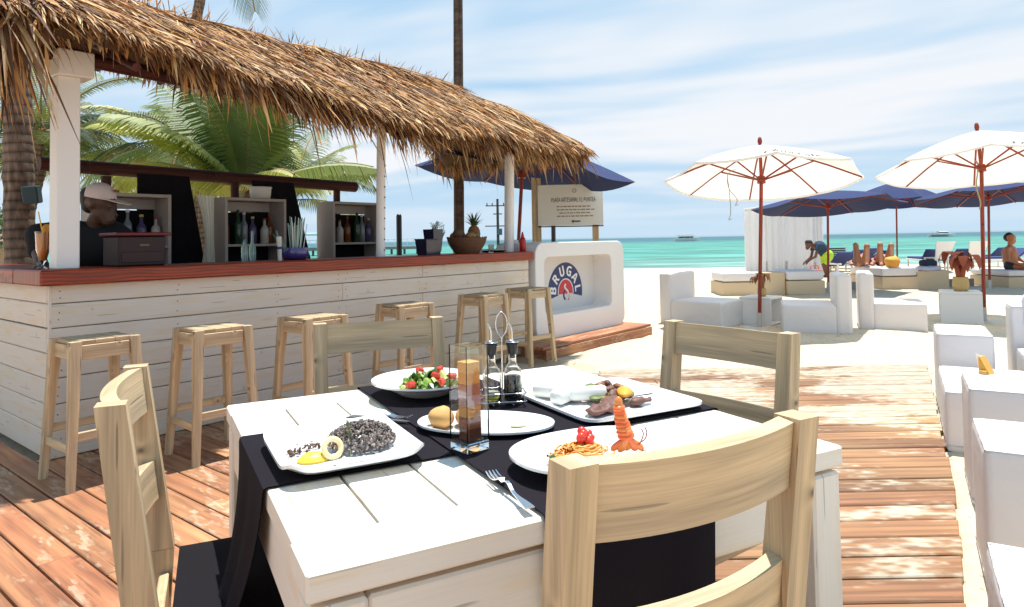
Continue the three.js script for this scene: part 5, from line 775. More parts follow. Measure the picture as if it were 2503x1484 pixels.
// ------------------------------------------------------------------ white beach lounge furniture
function block(w, h, d, r = 0.035) { const g = new THREE.BoxGeometry(w, h, d, 6, 5, 6), p = g.attributes.position, e = [w / 2, h / 2, d / 2]; // soft upholstered block
  for (let i = 0; i < p.count; i++) { const v = [p.getX(i), p.getY(i), p.getZ(i)], c = v.map((x, k) => clamp(x, -e[k] + r, e[k] - r)), dl = v.map((x, k) => x - c[k]), L = Math.hypot(...dl) || 1; const o = v.map((x, k) => c[k] + dl[k] / L * Math.min(L, r)); p.setXYZ(i, ...o); }
  const u = g.attributes.uv; g.computeVertexNormals(); for (let i = 0; i < p.count; i++) u.setXY(i, p.getX(i) + p.getZ(i), p.getY(i) + p.getZ(i)); return g.translate(0, h / 2, 0); }
function fineBlock(w, h, d, r = 0.03) { // same with rows close to the edges
  const ks = (e) => [-e, -e + r * 0.3, -e + r, ...[-e * 0.5, 0, e * 0.5].filter((v) => Math.abs(v) < e - r - 1e-4), e - r, e - r * 0.3, e]; const X = ks(w / 2), Y = ks(h / 2), Z = ks(d / 2), pos = [], E = [w / 2, h / 2, d / 2];
  const sn = (v) => { const c = v.map((x, k) => clamp(x, -E[k] + r, E[k] - r)), dl = v.map((x, k) => x - c[k]), L = Math.hypot(...dl) || 1; return v.map((x, k) => c[k] + dl[k] / L * Math.min(L, r)); };
  const face = (A, B, f) => { for (let i = 0; i < A.length - 1; i++) for (let j = 0; j < B.length - 1; j++) { const a = sn(f(A[i], B[j])), b = sn(f(A[i + 1], B[j])), c = sn(f(A[i + 1], B[j + 1])), q = sn(f(A[i], B[j + 1])); pos.push(...a, ...b, ...c, ...a, ...c, ...q); } };
  face(X, Y, (a, b) => [a, b, d / 2]); face(Y, X, (a, b) => [b, a, -d / 2]); face(Z, X, (a, b) => [b, h / 2, a]); face(X, Z, (a, b) => [a, -h / 2, b]); face(Y, Z, (a, b) => [w / 2, a, b]); face(Z, Y, (a, b) => [-w / 2, b, a]);
  const g = fromTris(pos); g.deleteAttribute('uv'); g.deleteAttribute('normal'); const m = mergeVertices(g, 1e-4); m.computeVertexNormals(); const p = m.attributes.position, u = new Float32Array(p.count * 2); for (let i = 0; i < p.count; i++) { u[2 * i] = p.getX(i) * 0.8 + p.getZ(i) * 0.6; u[2 * i + 1] = p.getY(i) + p.getZ(i) * 0.5; } m.setAttribute('uv', new THREE.BufferAttribute(u, 2)); return m.translate(0, h / 2, 0); }
{
  const chair = (label, x, z, turn, flip, w = 0.84) => { const o = thing('lounge_chair', label, 'lounge chair', onSand(x, z, 0.03), turn, 'white lounge chairs on the sand'); part(o, 'seat_block', fineBlock(w, 0.39, 0.78, 0.04), M.white); part(o, 'piping', merge([-1, 1].map((q) => rod([-w / 2 + 0.02, 0.372, q * 0.372], [w / 2 - 0.02, 0.372, q * 0.372], 0.007, 0.007, 6))), M.white); const b = part(o, 'backrest', fineBlock(0.19, 0.78, 0.79, 0.04), M.white); b.position.set(flip * (w / 2 + 0.03 - 0.11), 0.002, 0.0); b.position.x = flip * (w / 2 + 0.08); return o; };
  chair('white armless lounge chair with its back to the sea view gap', 2.84, -9.95, R(-42), -1, 0.80);
  chair('white armless lounge chair back to back with its twin, facing the umbrella pole', 3.95, -9.15, R(-20), 1, 0.66);
  chair('white armless lounge chair back to back with its twin, facing away from the pole', 5.22, -9.25, R(-25), -1, 0.62);
  const table = (label, x, z, turn, w = 0.46, h = 0.42) => { const o = thing('cube_table', label, 'side table', onSand(x, z, 0.02), turn, 'white cube tables on the sand'); part(o, 'top', at(chamfer(w, 0.03, w, 0.004), 0, h - 0.015, 0), M.whitePaint); for (const q of [-1, 1]) part(o, 'side', at(chamfer(w, h - 0.032, 0.03, 0.004), 0, (h - 0.032) / 2, q * (w / 2 - 0.016)), M.whitePaint); part(o, 'base_panel', at(chamfer(w - 0.02, 0.02, w - 0.07, 0.003), 0, 0.04, 0), M.whitePaint); return o; };
  table('white open cube table beside the white umbrella pole', 3.62, -9.95, R(-42)); table('white open cube table carrying the rust coloured plant', 6.40, -9.75, R(-30), 0.50, 0.46);
  // pots with dry plants
  const pot = (label, x, y, z, s, leaf) => { const o = thing('potted_plant', label, 'plant', [x, y, z], rr(0, 6)); part(o, 'straw_pot', (() => { const g = lathe([[0.001, 0], [0.055 * s, 0.002], [0.068 * s, 0.05 * s], [0.06 * s, 0.13 * s], [0.052 * s, 0.13 * s], [0.001, 0.10 * s]], 22); return g; })(), plain(0.50, 0.35, 0.14, 0.9));
    part(o, 'stalk', merge([0, 1, 2].map((i) => rod([0, 0.1 * s, 0], [Math.cos(i * 2.1) * 0.04 * s, (0.24 + i * 0.03) * s, Math.sin(i * 2.1) * 0.05 * s], 0.03 * s, 0.016 * s, 6))), leaf);
    for (let i = 0; i < 13; i++) { const a = i * 2.4, c = i % 3, cx = Math.cos(c * 2.1) * 0.05 * s, cz = Math.sin(c * 2.1) * 0.05 * s, y0 = (0.26 + c * 0.03) * s, L = rr(0.13, 0.20) * s, pos = [], w = 0.042 * s; const P = (t, u) => { const r = L * Math.sin(t * 1.5) * 0.8, y = y0 + L * (0.45 * Math.sin(t * 2.4) - 0.75 * t * t), ww = w * Math.pow(Math.sin(Math.min(1, t * 0.95 + 0.04) * 3.14), 0.7) * u; return [cx + Math.cos(a) * r - Math.sin(a) * ww, y, cz + Math.sin(a) * r + Math.cos(a) * ww]; }; for (let j = 0; j < 8; j++) pos.push(...P(j / 8, -1), ...P(j / 8, 1), ...P((j + 1) / 8, 1), ...P(j / 8, -1), ...P((j + 1) / 8, 1), ...P((j + 1) / 8, -1)); part(o, 'leaf', fromTris(pos), leaf); } };
  pot('small brown leaved plant in a straw pot on the cube table', 3.62, sandH(3.6, -9.95) + 0.40, -9.90, 0.95, plain(0.33, 0.15, 0.06, 0.8));
  pot('large rust coloured leafy plant in a straw pot', 6.40, sandH(6.4, -9.75) + 0.44, -9.72, 1.55, plain(0.30, 0.075, 0.035, 0.8));
  // low daybeds with beige boards and white mattresses
  const bed = (label, x, z, w, turn, mattress = 0.2, base = 0.30, d = 0.9) => { const o = thing('low_daybed', label, 'daybed', onSand(x, z, 0.02), turn, 'beige boarded daybeds'); part(o, 'base', at(chamfer(w, base, d, 0.01), 0, base / 2, 0), M.beige); if (mattress) part(o, 'mattress', fineBlock(w - 0.01, mattress, d - 0.02, 0.05).translate(0, base + 0.012, 0), M.white); return o; };
  bed('beige daybed with a thick mattress nearest the cabinet side of the row', 4.86, -15.0, 0.74, 0); bed('bare beige box between two daybeds in the row', 5.56, -14.9, 0.62, 0, 0, 0.50, 0.5); bed('beige daybed with its mattress beside the navy umbrella pole', 6.28, -15.0, 0.80, 0);
  bed('beige daybed with white towel under the legs of a sunbather', 8.80, -16.2, 0.82, 0, 0.2, 0.30, 1.5); bed('bare beige box with a dark gap beneath on the lounger row', 9.56, -15.7, 0.72, 0, 0, 0.44, 0.5); bed('white low daybed standing at the end of the beige row', 11.6, -15.9, 0.95, 0, 0.14, 0.26, 1.3);
  for (const [x, z, w, l] of [[7.55, -15.5, 0.6, 'grey board lying by the navy umbrella foot'], [10.5, -16.0, 0.7, 'grey board lying by the half hidden navy umbrella']]) single('grey_board', board(w, 0.22, 0.06, 0.01, 0, 0, 0.09, 0), plain(0.27, 0.24, 0.23, 0.9), l, 'board', onSand(x, z), 0.05);
}
{ // sectional of white cubes along the deck edge
  const A = R(60), e = [0.5, -0.866], f = [0.866, 0.5];
  const cube = (name, label, cat, cornerX, cornerZ, along, across, h, y = 0) => { const o = thing(name, label, cat, [cornerX + e[0] * along / 2 + f[0] * across / 2, y ? y : -0.03, cornerZ + e[1] * along / 2 + f[1] * across / 2], R(60)); const q = part(o, 'cushion_block', fineBlock(along, h + 0.03, across, 0.03), M.white); for (const [nm, yy, k] of [['bottom_seam', 0.045, 0.002], ['top_piping', h + 0.02, 0.008]]) { const x = along / 2 - k, z = across / 2 - k; part(o, nm, merge([rod([-x, yy, z], [x, yy, z], 0.004, 0.004, 5), rod([-x, yy, -z], [x, yy, -z], 0.004, 0.004, 5), rod([-x, yy, -z], [-x, yy, z], 0.004, 0.004, 5), rod([x, yy, -z], [x, yy, z], 0.004, 0.004, 5)]), M.white); } return o; };
  cube('low_bench', 'low white bench block between the boxy armrest and the sofa', 'bench', 2.50, -3.98, 0.90, 0.5, 0.33);
  cube('armrest_cube', 'white cube armrest behind the gold menu stand', 'armrest', 2.99, -4.83, 0.60, 0.34, 0.54);
  cube('sofa_block', 'white sofa block carrying the gold menu stand', 'sofa', 2.10, -3.17, 0.47, 1.5, 0.53);
  cube('sofa_block', 'white sofa block standing before the low bench and over the deck edge', 'sofa', 1.62, -2.38, 0.48, 1.4, 0.50);
  cube('coffee_table', 'plain white low table at the corner of the deck', 'table', 1.03, -1.46, 0.47, 1.2, 0.42);
  cube('seat_block', 'wide white seat cushion behind the menu stand', 'seat', 2.97, -3.78, 1.40, 1.3, 0.40);
  cube('backrest_block', 'white backrest block behind the patterned pillow', 'backrest', 3.69, -5.06, 0.30, 1.3, 0.70);
  const m = thing('menu_stand', 'small gold folded menu stand on the white sofa block', 'menu stand', [2.40, 0.529, -3.47], R(30)); part(m, 'gold_face', slope(0.055, 0.05, 0.06, 0.006, 0.085, 0, 0, 0, -0.02), plain(0.68, 0.36, 0.06, 0.4)); part(m, 'paper', at(chamfer(0.058, 0.075, 0.002, 0.0005), 0.012, 0.055, -0.034, -0.35, 0, -0.35), plain(0.78, 0.72, 0.6, 0.8)); part(m, 'foot', at(chamfer(0.02, 0.02, 0.03, 0.003), -0.038, 0.0105, 0), plain(0.6, 0.34, 0.08, 0.5));
  const p = fineBlock(0.40, 0.40, 0.13, 0.06); single('pillow', jitter(p, 0.012, 14, 3), M.pillow, 'pale blue patterned pillow on the white seat', 'pillow', [3.93, 0.40, -4.93], R(-38));
}
{ // white curtained cabana
  const o = thing('cabana', 'white curtained beach cabana', 'cabana', onSand(9.0, -22.6), 0), w = 1.66, h = 2.15, d = 1.9;
  for (const x of [-1, 1]) for (const z of [-1, 1]) part(o, 'post', at(chamfer(0.08, h, 0.08, 0.006), x * w / 2, h / 2, z * d / 2), M.whitePaint);
  part(o, 'roof', at(chamfer(w + 0.16, 0.09, d + 0.16, 0.01), 0, h + 0.045, 0), M.whitePaint); part(o, 'bed', fineBlock(w - 0.1, 0.42, d - 0.1, 0.05), M.white);
  const drape = (x0, x1, z0, z1) => { const pos = [], N = 40, Q = 8, P = (i, j) => { const s = i / N, t = j / Q, wv = 0.03 * Math.sin(s * 15 + t * 0.6) + 0.012 * Math.sin(s * 37); const dx = x1 - x0, dz = z1 - z0, L = Math.hypot(dx, dz); return [mix(x0, x1, s) - dz / L * wv, mix(h - 0.01, 0.06, t), mix(z0, z1, s) + dx / L * wv]; }; for (let i = 0; i < N; i++) for (let j = 0; j < Q; j++) { const a = P(i, j), b = P(i + 1, j), c = P(i + 1, j + 1), q = P(i, j + 1); pos.push(...a, ...b, ...c, ...a, ...c, ...q); } const g = mergeVertices((() => { const g2 = fromTris(pos); g2.deleteAttribute('normal'); return g2; })()); g.computeVertexNormals(); part(o, 'curtain', g, M.sheer); };
  drape(-w / 2 - 0.05, -0.36, d / 2 + 0.1, d / 2 + 0.1); drape(-0.28, 0.55, d / 2 + 0.1, d / 2 + 0.1); drape(0.62, w / 2 + 0.05, d / 2 + 0.1, d / 2 + 0.1); drape(-w / 2 - 0.1, -w / 2 - 0.1, -d / 2, d / 2); drape(w / 2 + 0.1, w / 2 + 0.1, -d / 2, d / 2); drape(-w / 2, w / 2, -d / 2 - 0.1, -d / 2 - 0.1);
}
{ // sun loungers in a row by the water
  const l = thing('sun_lounger', 'white sun lounger with a navy pad', 'sun lounger', [0, 0, 0], 0, 'sun loungers by the water'); for (const x of [-0.3, 0.3]) part(l, 'side_rail', at(chamfer(0.05, 0.06, 1.9, 0.006), x, 0.33, 0), M.whitePaint);
  for (const x of [-0.3, 0.3]) for (const z of [-0.8, 0.8]) part(l, 'leg', at(chamfer(0.05, 0.30, 0.05, 0.005), x, 0.15, z), M.whitePaint); part(l, 'pad', fineBlock(0.58, 0.07, 1.25, 0.025).translate(0, 0.362, -0.30), M.navy); const b = part(l, 'raised_back', at(fineBlock(0.58, 0.07, 0.72, 0.025), 0, 0, 0), M.navy); b.position.set(0, 0.45, 0.58); b.rotation.x = R(-38); for (let k = 0; k < 5; k++) part(l, 'slat', at(chamfer(0.56, 0.02, 0.09, 0.003), 0, 0.345, -0.85 + k * 0.26), M.whitePaint);
  const lab = ['white sun lounger with a navy pad close to the bending person', 'white sun lounger with a navy pad in the row by the water']; [[10.5, -22.5, 0.2], [11.7, -23.0, 1.4], [12.4, -25.5, 0.3], [14.6, -24.0, -0.2], [15.7, -24.5, 0.1], [16.6, -23.2, 1.5], [17.4, -25, 0.2], [9.9, -25.5, 0.3], [14.0, -27.5, 0.2]].forEach(([x, z, t], i) => { const own = { 0: lab[0], 1: 'white sun lounger with a navy pad turned side on below the slatted chair', 3: 'white sun lounger with a navy pad behind the white plastic chair', 5: 'white sun lounger with a navy pad turned side on past the seated person' }[i] ?? lab[1]; if (i) again(l, own, onSand(x, z, 0.01), t); else { l.userData.label = own; l.position.set(...onSand(x, z, 0.01)); l.rotation.y = t; } });
  const c = thing('slatted_chair', 'dark slatted beach chair back against the turquoise water', 'chair', onSand(11.3, -23.6, 0.01), 0.1); for (let k = 0; k < 6; k++) part(c, 'slat', at(chamfer(0.56, 0.05, 0.02, 0.003), 0, 0.45 + k * 0.065, 0), plain(0.10, 0.09, 0.06, 0.8)); for (const x of [-0.3, 0.3]) part(c, 'upright', at(chamfer(0.045, 0.86, 0.045, 0.004), x, 0.43, -0.02), M.whitePaint); part(c, 'seat', at(chamfer(0.56, 0.03, 0.5, 0.004), 0, 0.38, -0.28), M.whitePaint); for (const x of [-0.26, 0.26]) part(c, 'leg', at(chamfer(0.04, 0.365, 0.04, 0.004), x, 0.183, -0.5), M.whitePaint);
  for (const [x, z, lb] of [[14.3, -22.6, 'white plastic beach chair leaning open beside the sunbathers'], [15.2, -22.3, 'white plastic beach chair behind the rust coloured plant']]) { const o = thing('plastic_chair', lb, 'chair', onSand(x, z, 0.01), 0.2); part(o, 'backrest', hexa([[-0.28, 0.45, 0], [0.24, 0.45, 0], [0.24, 0.45, 0.03], [-0.28, 0.45, 0.03]], [[-0.34, 0.98, 0.12], [0.42, 0.98, 0.12], [0.42, 0.98, 0.15], [-0.34, 0.98, 0.15]]), M.whitePaint); part(o, 'seat', at(chamfer(0.52, 0.04, 0.5, 0.005), 0, 0.43, -0.25), M.whitePaint); for (const a of [-0.24, 0.24]) for (const q of [-0.03, -0.47]) part(o, 'leg', at(chamfer(0.05, 0.415, 0.05, 0.004), a, 0.208, q), M.whitePaint); }
  const t = thing('beach_bag', 'dark navy bag and towel heaped on a beige box', 'bag', [9.6, sandH(9.56, -15.7) + 0.42, -15.7], 0.3); part(t, 'bag', jitter(fineBlock(0.36, 0.24, 0.24, 0.06), 0.02, 9, 5), plain(0.02, 0.03, 0.05, 0.9)); part(t, 'towel', jitter(fineBlock(0.50, 0.10, 0.30, 0.05), 0.03, 9, 6).translate(-0.12, 0, 0.1), plain(0.5, 0.5, 0.62, 0.9));
  const y = thing('beach_basket', 'yellow orange basket of towels before the sunbathers', 'basket', [8.72, sandH(8.8, -16.2) + 0.50, -15.6], 0.2); part(y, 'basket', lathe([[0.001, 0], [0.13, 0.002], [0.17, 0.15], [0.16, 0.15], [0.001, 0.05]], 18), plain(0.75, 0.36, 0.06, 0.9)); part(y, 'towel', jitter(ball(0.14, 14, 10).scale(1.2, 0.7, 1), 0.03, 12, 4).translate(0, 0.15, 0), plain(0.8, 0.45, 0.1, 0.9));
  const bg = thing('orange_bag', 'orange red beach bag on the sand beside the bending person', 'bag', [8.75, sandH(8.75, -20) - 0.01 + 0.0, -19.7], 0.2); part(bg, 'bag', jitter(fineBlock(0.42, 0.26, 0.22, 0.06), 0.02, 9, 8), plain(0.72, 0.10, 0.04, 0.8)); part(bg, 'handle', tube([[-0.14, 0.22, 0], [-0.1, 0.36, 0], [0.1, 0.36, 0], [0.14, 0.22, 0]], 0.014, 20, 6), plain(0.72, 0.10, 0.04, 0.8));
}
{ // people on the beach
  const o = thing('person', 'person in a dark shirt and lime shorts bending over by the cabana', 'person', onSand(9.22, -20.2, 0.0), 0), hd = [-0.42, 0.97, 0.05];
  part(o, 'body', blob([...headCaps(hd, [-0.95, 0.3], 1, 0.5), [-0.28, 0.98, 0, -0.38, 0.96, 0.03, 0.05, 0.05], [0.1, 0.68, 0, -0.25, 0.96, 0, 0.10, 0.08], [-0.12, 0.93, 0.14, -0.20, 0.88, 0.17, 0.05, 0.045], [-0.12, 0.93, -0.14, -0.20, 0.88, -0.17, 0.05, 0.045], [-0.12, 0.93, 0.14, -0.12, 0.93, -0.14, 0.05, 0.05], [0.1, 0.68, 0, 0.1, 0.55, 0.1, 0.08, 0.075], [0.1, 0.68, 0, 0.1, 0.55, -0.1, 0.08, 0.075], [-0.20, 0.88, 0.17, -0.28, 0.62, 0.16, 0.045, 0.035], [-0.28, 0.62, 0.16, -0.44, 0.52, 0.12, 0.035, 0.026], [-0.20, 0.88, -0.17, -0.26, 0.62, -0.16, 0.045, 0.035], [-0.26, 0.62, -0.16, -0.42, 0.50, -0.12, 0.035, 0.026], [0.10, 0.55, 0.10, 0.02, 0.42, 0.10, 0.075, 0.06], [0.02, 0.42, 0.10, 0.08, 0.06, 0.10, 0.058, 0.04], [0.10, 0.55, -0.10, 0.06, 0.42, -0.10, 0.075, 0.06], [0.06, 0.42, -0.10, 0.14, 0.06, -0.10, 0.058, 0.04], [0.08, 0.035, 0.10, -0.10, 0.03, 0.10, 0.035, 0.03], [0.14, 0.035, -0.10, -0.04, 0.03, -0.10, 0.035, 0.03], ...hand([-0.44, 0.52, 0.12], [-0.8, -0.6, 0], [0, -1, 0]), ...hand([-0.42, 0.50, -0.12], [-0.8, -0.6, 0], [0, -1, 0])], 0.025, 0.018), plain(0.13, 0.055, 0.03, 0.6));
  part(o, 'shirt', blob([[0.10, 0.72, 0, -0.08, 0.92, 0, 0.17, 0.17], [-0.12, 0.94, 0.1, -0.12, 0.94, -0.1, 0.10, 0.10], [-0.16, 0.94, 0.16, -0.22, 0.83, 0.18, 0.07, 0.06], [-0.16, 0.94, -0.16, -0.22, 0.83, -0.18, 0.07, 0.06]], 0.05, 0.02), plain(0.018, 0.045, 0.085, 0.9)); part(o, 'shorts', blob([[0.12, 0.66, 0.08, 0.12, 0.66, -0.08, 0.16, 0.16], [0.12, 0.58, 0.10, 0.05, 0.45, 0.10, 0.115, 0.095], [0.12, 0.58, -0.10, 0.08, 0.45, -0.10, 0.115, 0.095]], 0.05, 0.02), plain(0.42, 0.62, 0.04, 0.8)); part(o, 'hair', blob([[hd[0] + 0.03, hd[1] + 0.06, hd[2], hd[0] - 0.02, hd[1] + 0.07, hd[2], 0.085, 0.085]], 0.02, 0.014), M.hair);
  // two sunbathers, knees up
  const lie = (label, p, turn, mat, suit) => { const q = thing('person', label, 'person', p, turn, 'sunbathers'), h = [0, 0.14, 0.92]; part(q, 'body', blob([...headCaps(h, [0, -0.4], 0.98, -1.2), [0, 0.10, 0.80, 0, 0.10, 0.62, 0.055, 0.07], [0, 0.12, 0.60, 0, 0.11, 0.22, 0.15, 0.12], [0, 0.11, 0.22, 0, 0.11, 0.05, 0.12, 0.15], [0.09, 0.12, 0.02, 0.10, 0.50, -0.26, 0.085, 0.06], [0.10, 0.50, -0.26, 0.11, 0.06, -0.46, 0.058, 0.036], [-0.09, 0.12, 0.02, -0.14, 0.48, -0.22, 0.085, 0.06], [-0.14, 0.48, -0.22, -0.13, 0.06, -0.44, 0.058, 0.036], [0.11, 0.04, -0.46, 0.12, 0.04, -0.64, 0.036, 0.028], [-0.13, 0.04, -0.44, -0.14, 0.04, -0.62, 0.036, 0.028], [0.18, 0.11, 0.60, 0.26, 0.07, 0.32, 0.05, 0.038], [0.26, 0.07, 0.32, 0.22, 0.06, 0.08, 0.038, 0.028], [-0.18, 0.11, 0.60, -0.26, 0.07, 0.32, 0.05, 0.038], [-0.26, 0.07, 0.32, -0.22, 0.06, 0.08, 0.038, 0.028], ...hand([0.22, 0.06, 0.08], [0, 0, -1], [0, -1, 0]), ...hand([-0.22, 0.06, 0.08], [0, 0, -1], [0, -1, 0])], 0.03, 0.018), mat); part(q, 'swimsuit', blob([[0.07, 0.12, 0.10, -0.07, 0.12, 0.10, 0.145, 0.145]], 0.03, 0.016), suit); part(q, 'hair', blob([[0, 0.13, 1.00, 0, 0.10, 0.95, 0.085, 0.09]], 0.02, 0.014), M.hair); };
  lie('tanned sunbather lying with knees raised beside the orange basket', [8.45, sandH(8.8, -16.2) + 0.50, -16.45], 2.62, M.skin, plain(0.05, 0.05, 0.12)); lie('tanned sunbather lying with knees raised beside the navy bag', [9.05, sandH(8.8, -16.2) + 0.50, -16.55], 2.75, M.skin, plain(0.3, 0.05, 0.06));
  const sit = thing('person', 'suntanned person sitting upright on the white low daybed', 'person', [11.55, sandH(11.6, -15.9) + 0.36, -15.75], 0.6), sh = [0, 0.74, 0.02]; part(sit, 'body', blob([...headCaps(sh, [0.8, 0.6], 1, 0.1), [0, 0.56, 0, 0, 0.66, 0.01, 0.055, 0.05], [0, 0.14, 0, 0, 0.42, -0.02, 0.14, 0.15], [-0.17, 0.50, 0, 0.17, 0.50, 0, 0.065, 0.065], [-0.19, 0.48, 0, -0.30, 0.26, 0.06, 0.05, 0.04], [-0.30, 0.26, 0.06, -0.22, 0.16, 0.26, 0.038, 0.028], [0.19, 0.48, 0, 0.30, 0.26, 0.06, 0.05, 0.04], [0.30, 0.26, 0.06, 0.24, 0.16, 0.26, 0.038, 0.028], [-0.09, 0.10, 0.02, -0.12, 0.11, 0.40, 0.085, 0.065], [-0.12, 0.11, 0.40, -0.12, -0.24, 0.46, 0.06, 0.04], [0.09, 0.10, 0.02, 0.12, 0.11, 0.40, 0.085, 0.065], [0.12, 0.11, 0.40, 0.12, -0.24, 0.46, 0.06, 0.04], ...hand([-0.22, 0.16, 0.26], [0.2, -0.1, 0.97], [0, -1, 0]), ...hand([0.24, 0.16, 0.26], [-0.2, -0.1, 0.97], [0, -1, 0])], 0.03, 0.018), M.skinTan); part(sit, 'swimsuit', blob([[-0.08, 0.11, 0.02, 0.08, 0.11, 0.02, 0.13, 0.13]], 0.03, 0.016), plain(0.02, 0.02, 0.03)); part(sit, 'hair', blob([[0, 0.80, -0.01, 0, 0.77, -0.03, 0.09, 0.095]], 0.02, 0.014), M.hair);
  // strollers far along the beach beyond the palm trunk
  const stand = (label, x, z, turn, mat, shirt, h = 1) => { const q = thing('person', label, 'person', onSand(x, z, 0.0), turn); const hd2 = [0, 1.58, 0.02]; part(q, 'body', blob([...headCaps(hd2, [0, 1], 1, 0), [0, 1.40, 0, 0, 1.5, 0, 0.055, 0.05], [0, 0.88, 0, 0, 1.38, 0, 0.10, 0.09], [-0.2, 1.36, 0, 0.2, 1.36, 0, 0.05, 0.05], [-0.20, 1.36, 0, -0.27, 1.08, 0.02, 0.05, 0.04], [-0.27, 1.08, 0.02, -0.25, 0.84, 0.08, 0.038, 0.028], [0.20, 1.36, 0, 0.27, 1.08, 0.02, 0.05, 0.04], [0.27, 1.08, 0.02, 0.25, 0.84, 0.08, 0.038, 0.028], [-0.1, 0.85, 0, -0.11, 0.46, 0.04, 0.085, 0.062], [-0.11, 0.46, 0.04, -0.11, 0.07, 0, 0.058, 0.04], [0.1, 0.85, 0, 0.11, 0.46, 0.0, 0.085, 0.062], [0.11, 0.46, 0.0, 0.11, 0.07, -0.04, 0.058, 0.04], [-0.11, 0.04, 0, -0.11, 0.03, 0.15, 0.036, 0.03], [0.11, 0.04, -0.04, 0.11, 0.03, 0.11, 0.036, 0.03], ...hand([-0.25, 0.84, 0.08], [0, -1, 0.1], [0, 0, 1]), ...hand([0.25, 0.84, 0.08], [0, -1, 0.1], [0, 0, 1])], 0.03, 0.022), mat); part(q, 'shirt', blob([[0, 0.95, 0, 0, 1.22, 0, 0.14, 0.165], [-0.16, 1.36, 0, 0.16, 1.36, 0, 0.08, 0.08], [-0.19, 1.36, 0, -0.25, 1.18, 0.01, 0.065, 0.055], [0.19, 1.36, 0, 0.25, 1.18, 0.01, 0.065, 0.055]], 0.05, 0.022), shirt); part(q, 'shorts', blob([[-0.08, 0.88, 0, 0.08, 0.88, 0, 0.13, 0.13], [-0.1, 0.80, 0, -0.11, 0.62, 0.02, 0.10, 0.09], [0.1, 0.80, 0, 0.11, 0.62, 0, 0.10, 0.09]], 0.05, 0.022), plain(0.02, 0.02, 0.03)); part(q, 'hair', blob([[0, 1.66, 0, 0, 1.64, -0.03, 0.09, 0.095]], 0.02, 0.016), M.hair); };
  stand('distant person in a red shirt standing past the palm trunk', -12.3, -17.0, 0.6, M.skinTan, plain(0.55, 0.05, 0.06)); stand('distant person in a white shirt standing past the palm trunk', -10.9, -16.6, -0.4, M.skin, plain(0.7, 0.68, 0.66));
}

// ------------------------------------------------------------------ palms
const leafMats = [[0.20, 0.26, 0.022], [0.10, 0.165, 0.022], [0.36, 0.37, 0.035], [0.06, 0.105, 0.02], [0.46, 0.44, 0.07]].map((c) => phy({ color: lin(...c), roughness: 0.6, transmission: 0.35, thickness: 0 }));
const ribMat = plain(0.30, 0.20, 0.06, 0.7), ribRed = plain(0.26, 0.11, 0.035, 0.7);
function frond(parent, base, az, el, L, { droop = 0.9, mat = leafMats[0], rib = ribMat, leaf = 0.55, n = 56, roll = 0, hang = 0.6, wide = 0.014 } = {}) {
  const P = [], d = new THREE.Vector3(Math.cos(az) * Math.cos(el), Math.sin(el), Math.sin(az) * Math.cos(el)), p = new THREE.Vector3(...base), N = 24, g = new THREE.Vector3(0, -1, 0);
  for (let i = 0; i <= N; i++) { P.push([p.clone(), d.clone()]); p.addScaledVector(d, L / N); d.addScaledVector(g, droop / N * (0.4 + 1.2 * i / N)).normalize(); }
  const pos = [], side0 = new THREE.Vector3(-Math.sin(az), 0, Math.cos(az)), s = new THREE.Vector3(), u = new THREE.Vector3();
  for (let k = 0; k < n; k++) {
    const t = 0.12 + 0.88 * k / n, f = t * N, i = Math.min(N - 1, Math.floor(f)), a = P[i][0].clone().lerp(P[i + 1][0], f - i), dir = P[i][1];
    u.crossVectors(side0, dir).normalize(); if (u.y < 0 && Math.abs(el) < 1.4) u.negate();
    s.copy(side0).applyAxisAngle(dir, roll);
    const len = leaf * Math.pow(Math.sin(Math.PI * Math.min(1, 0.10 + t * 0.88)), 0.6) * rr(0.85, 1.1) + 0.05, fw = mix(0.45, 1.1, t);
    for (const q of [-1, 1]) {
      const v = s.clone().multiplyScalar(q).addScaledVector(dir, fw).addScaledVector(u, 0.28).normalize(); const w = dir.clone().multiplyScalar(wide);
      const pt = (k2) => a.clone().addScaledVector(v, len * k2).addScaledVector(g, hang * len * k2 * k2);
      const p0 = pt(0.02), p1 = pt(0.45), p2 = pt(0.8), p3 = pt(1.0), W = (pp, m) => [pp.clone().addScaledVector(w, m), pp.clone().addScaledVector(w, -m)];
      const [A, B] = W(p0, 0.6), [C, D] = W(p1, 1), [E, F] = W(p2, 0.7);
      for (const tr of [[A, B, D], [A, D, C], [C, D, F], [C, F, E], [E, F, p3]]) for (const x of tr) pos.push(x.x, x.y, x.z);
    }
  }
  const o = part(parent, 'frond', fromTris(pos), mat);
  const cv = new THREE.CatmullRomCurve3(P.filter((_, i) => i % 3 === 0).map((x) => x[0])); const tb = new THREE.TubeGeometry(cv, 24, 0.014, 6); const tp = tb.attributes.position; part(o, 'rachis', tb, rib);
  return o;
}
function trunk(parent, pts, r0, r1) { const cv = new THREE.CatmullRomCurve3(pts.map((p) => new THREE.Vector3(...p))), n = 70, g = new THREE.TubeGeometry(cv, n, 1, 14), p = g.attributes.position, c = new THREE.Vector3(), L = cv.getLength();
  for (let i = 0; i <= n; i++) { cv.getPointAt(i / n, c); const r = mix(r0, r1, i / n) * (1 + 0.05 * Math.sin(i * 2.4) + 0.03 * Math.sin(i * 5.1)); for (let j = 0; j <= 14; j++) { const k = i * 15 + j; p.setXYZ(k, c.x + (p.getX(k) - c.x) * r, c.y + (p.getY(k) - c.y) * r, c.z + (p.getZ(k) - c.z) * r); } }
  const uv = g.attributes.uv; for (let i = 0; i < uv.count; i++) uv.setXY(i, uv.getY(i), uv.getX(i) * L * 1.0); g.computeVertexNormals(); return part(parent, 'trunk', g, M.bark); }
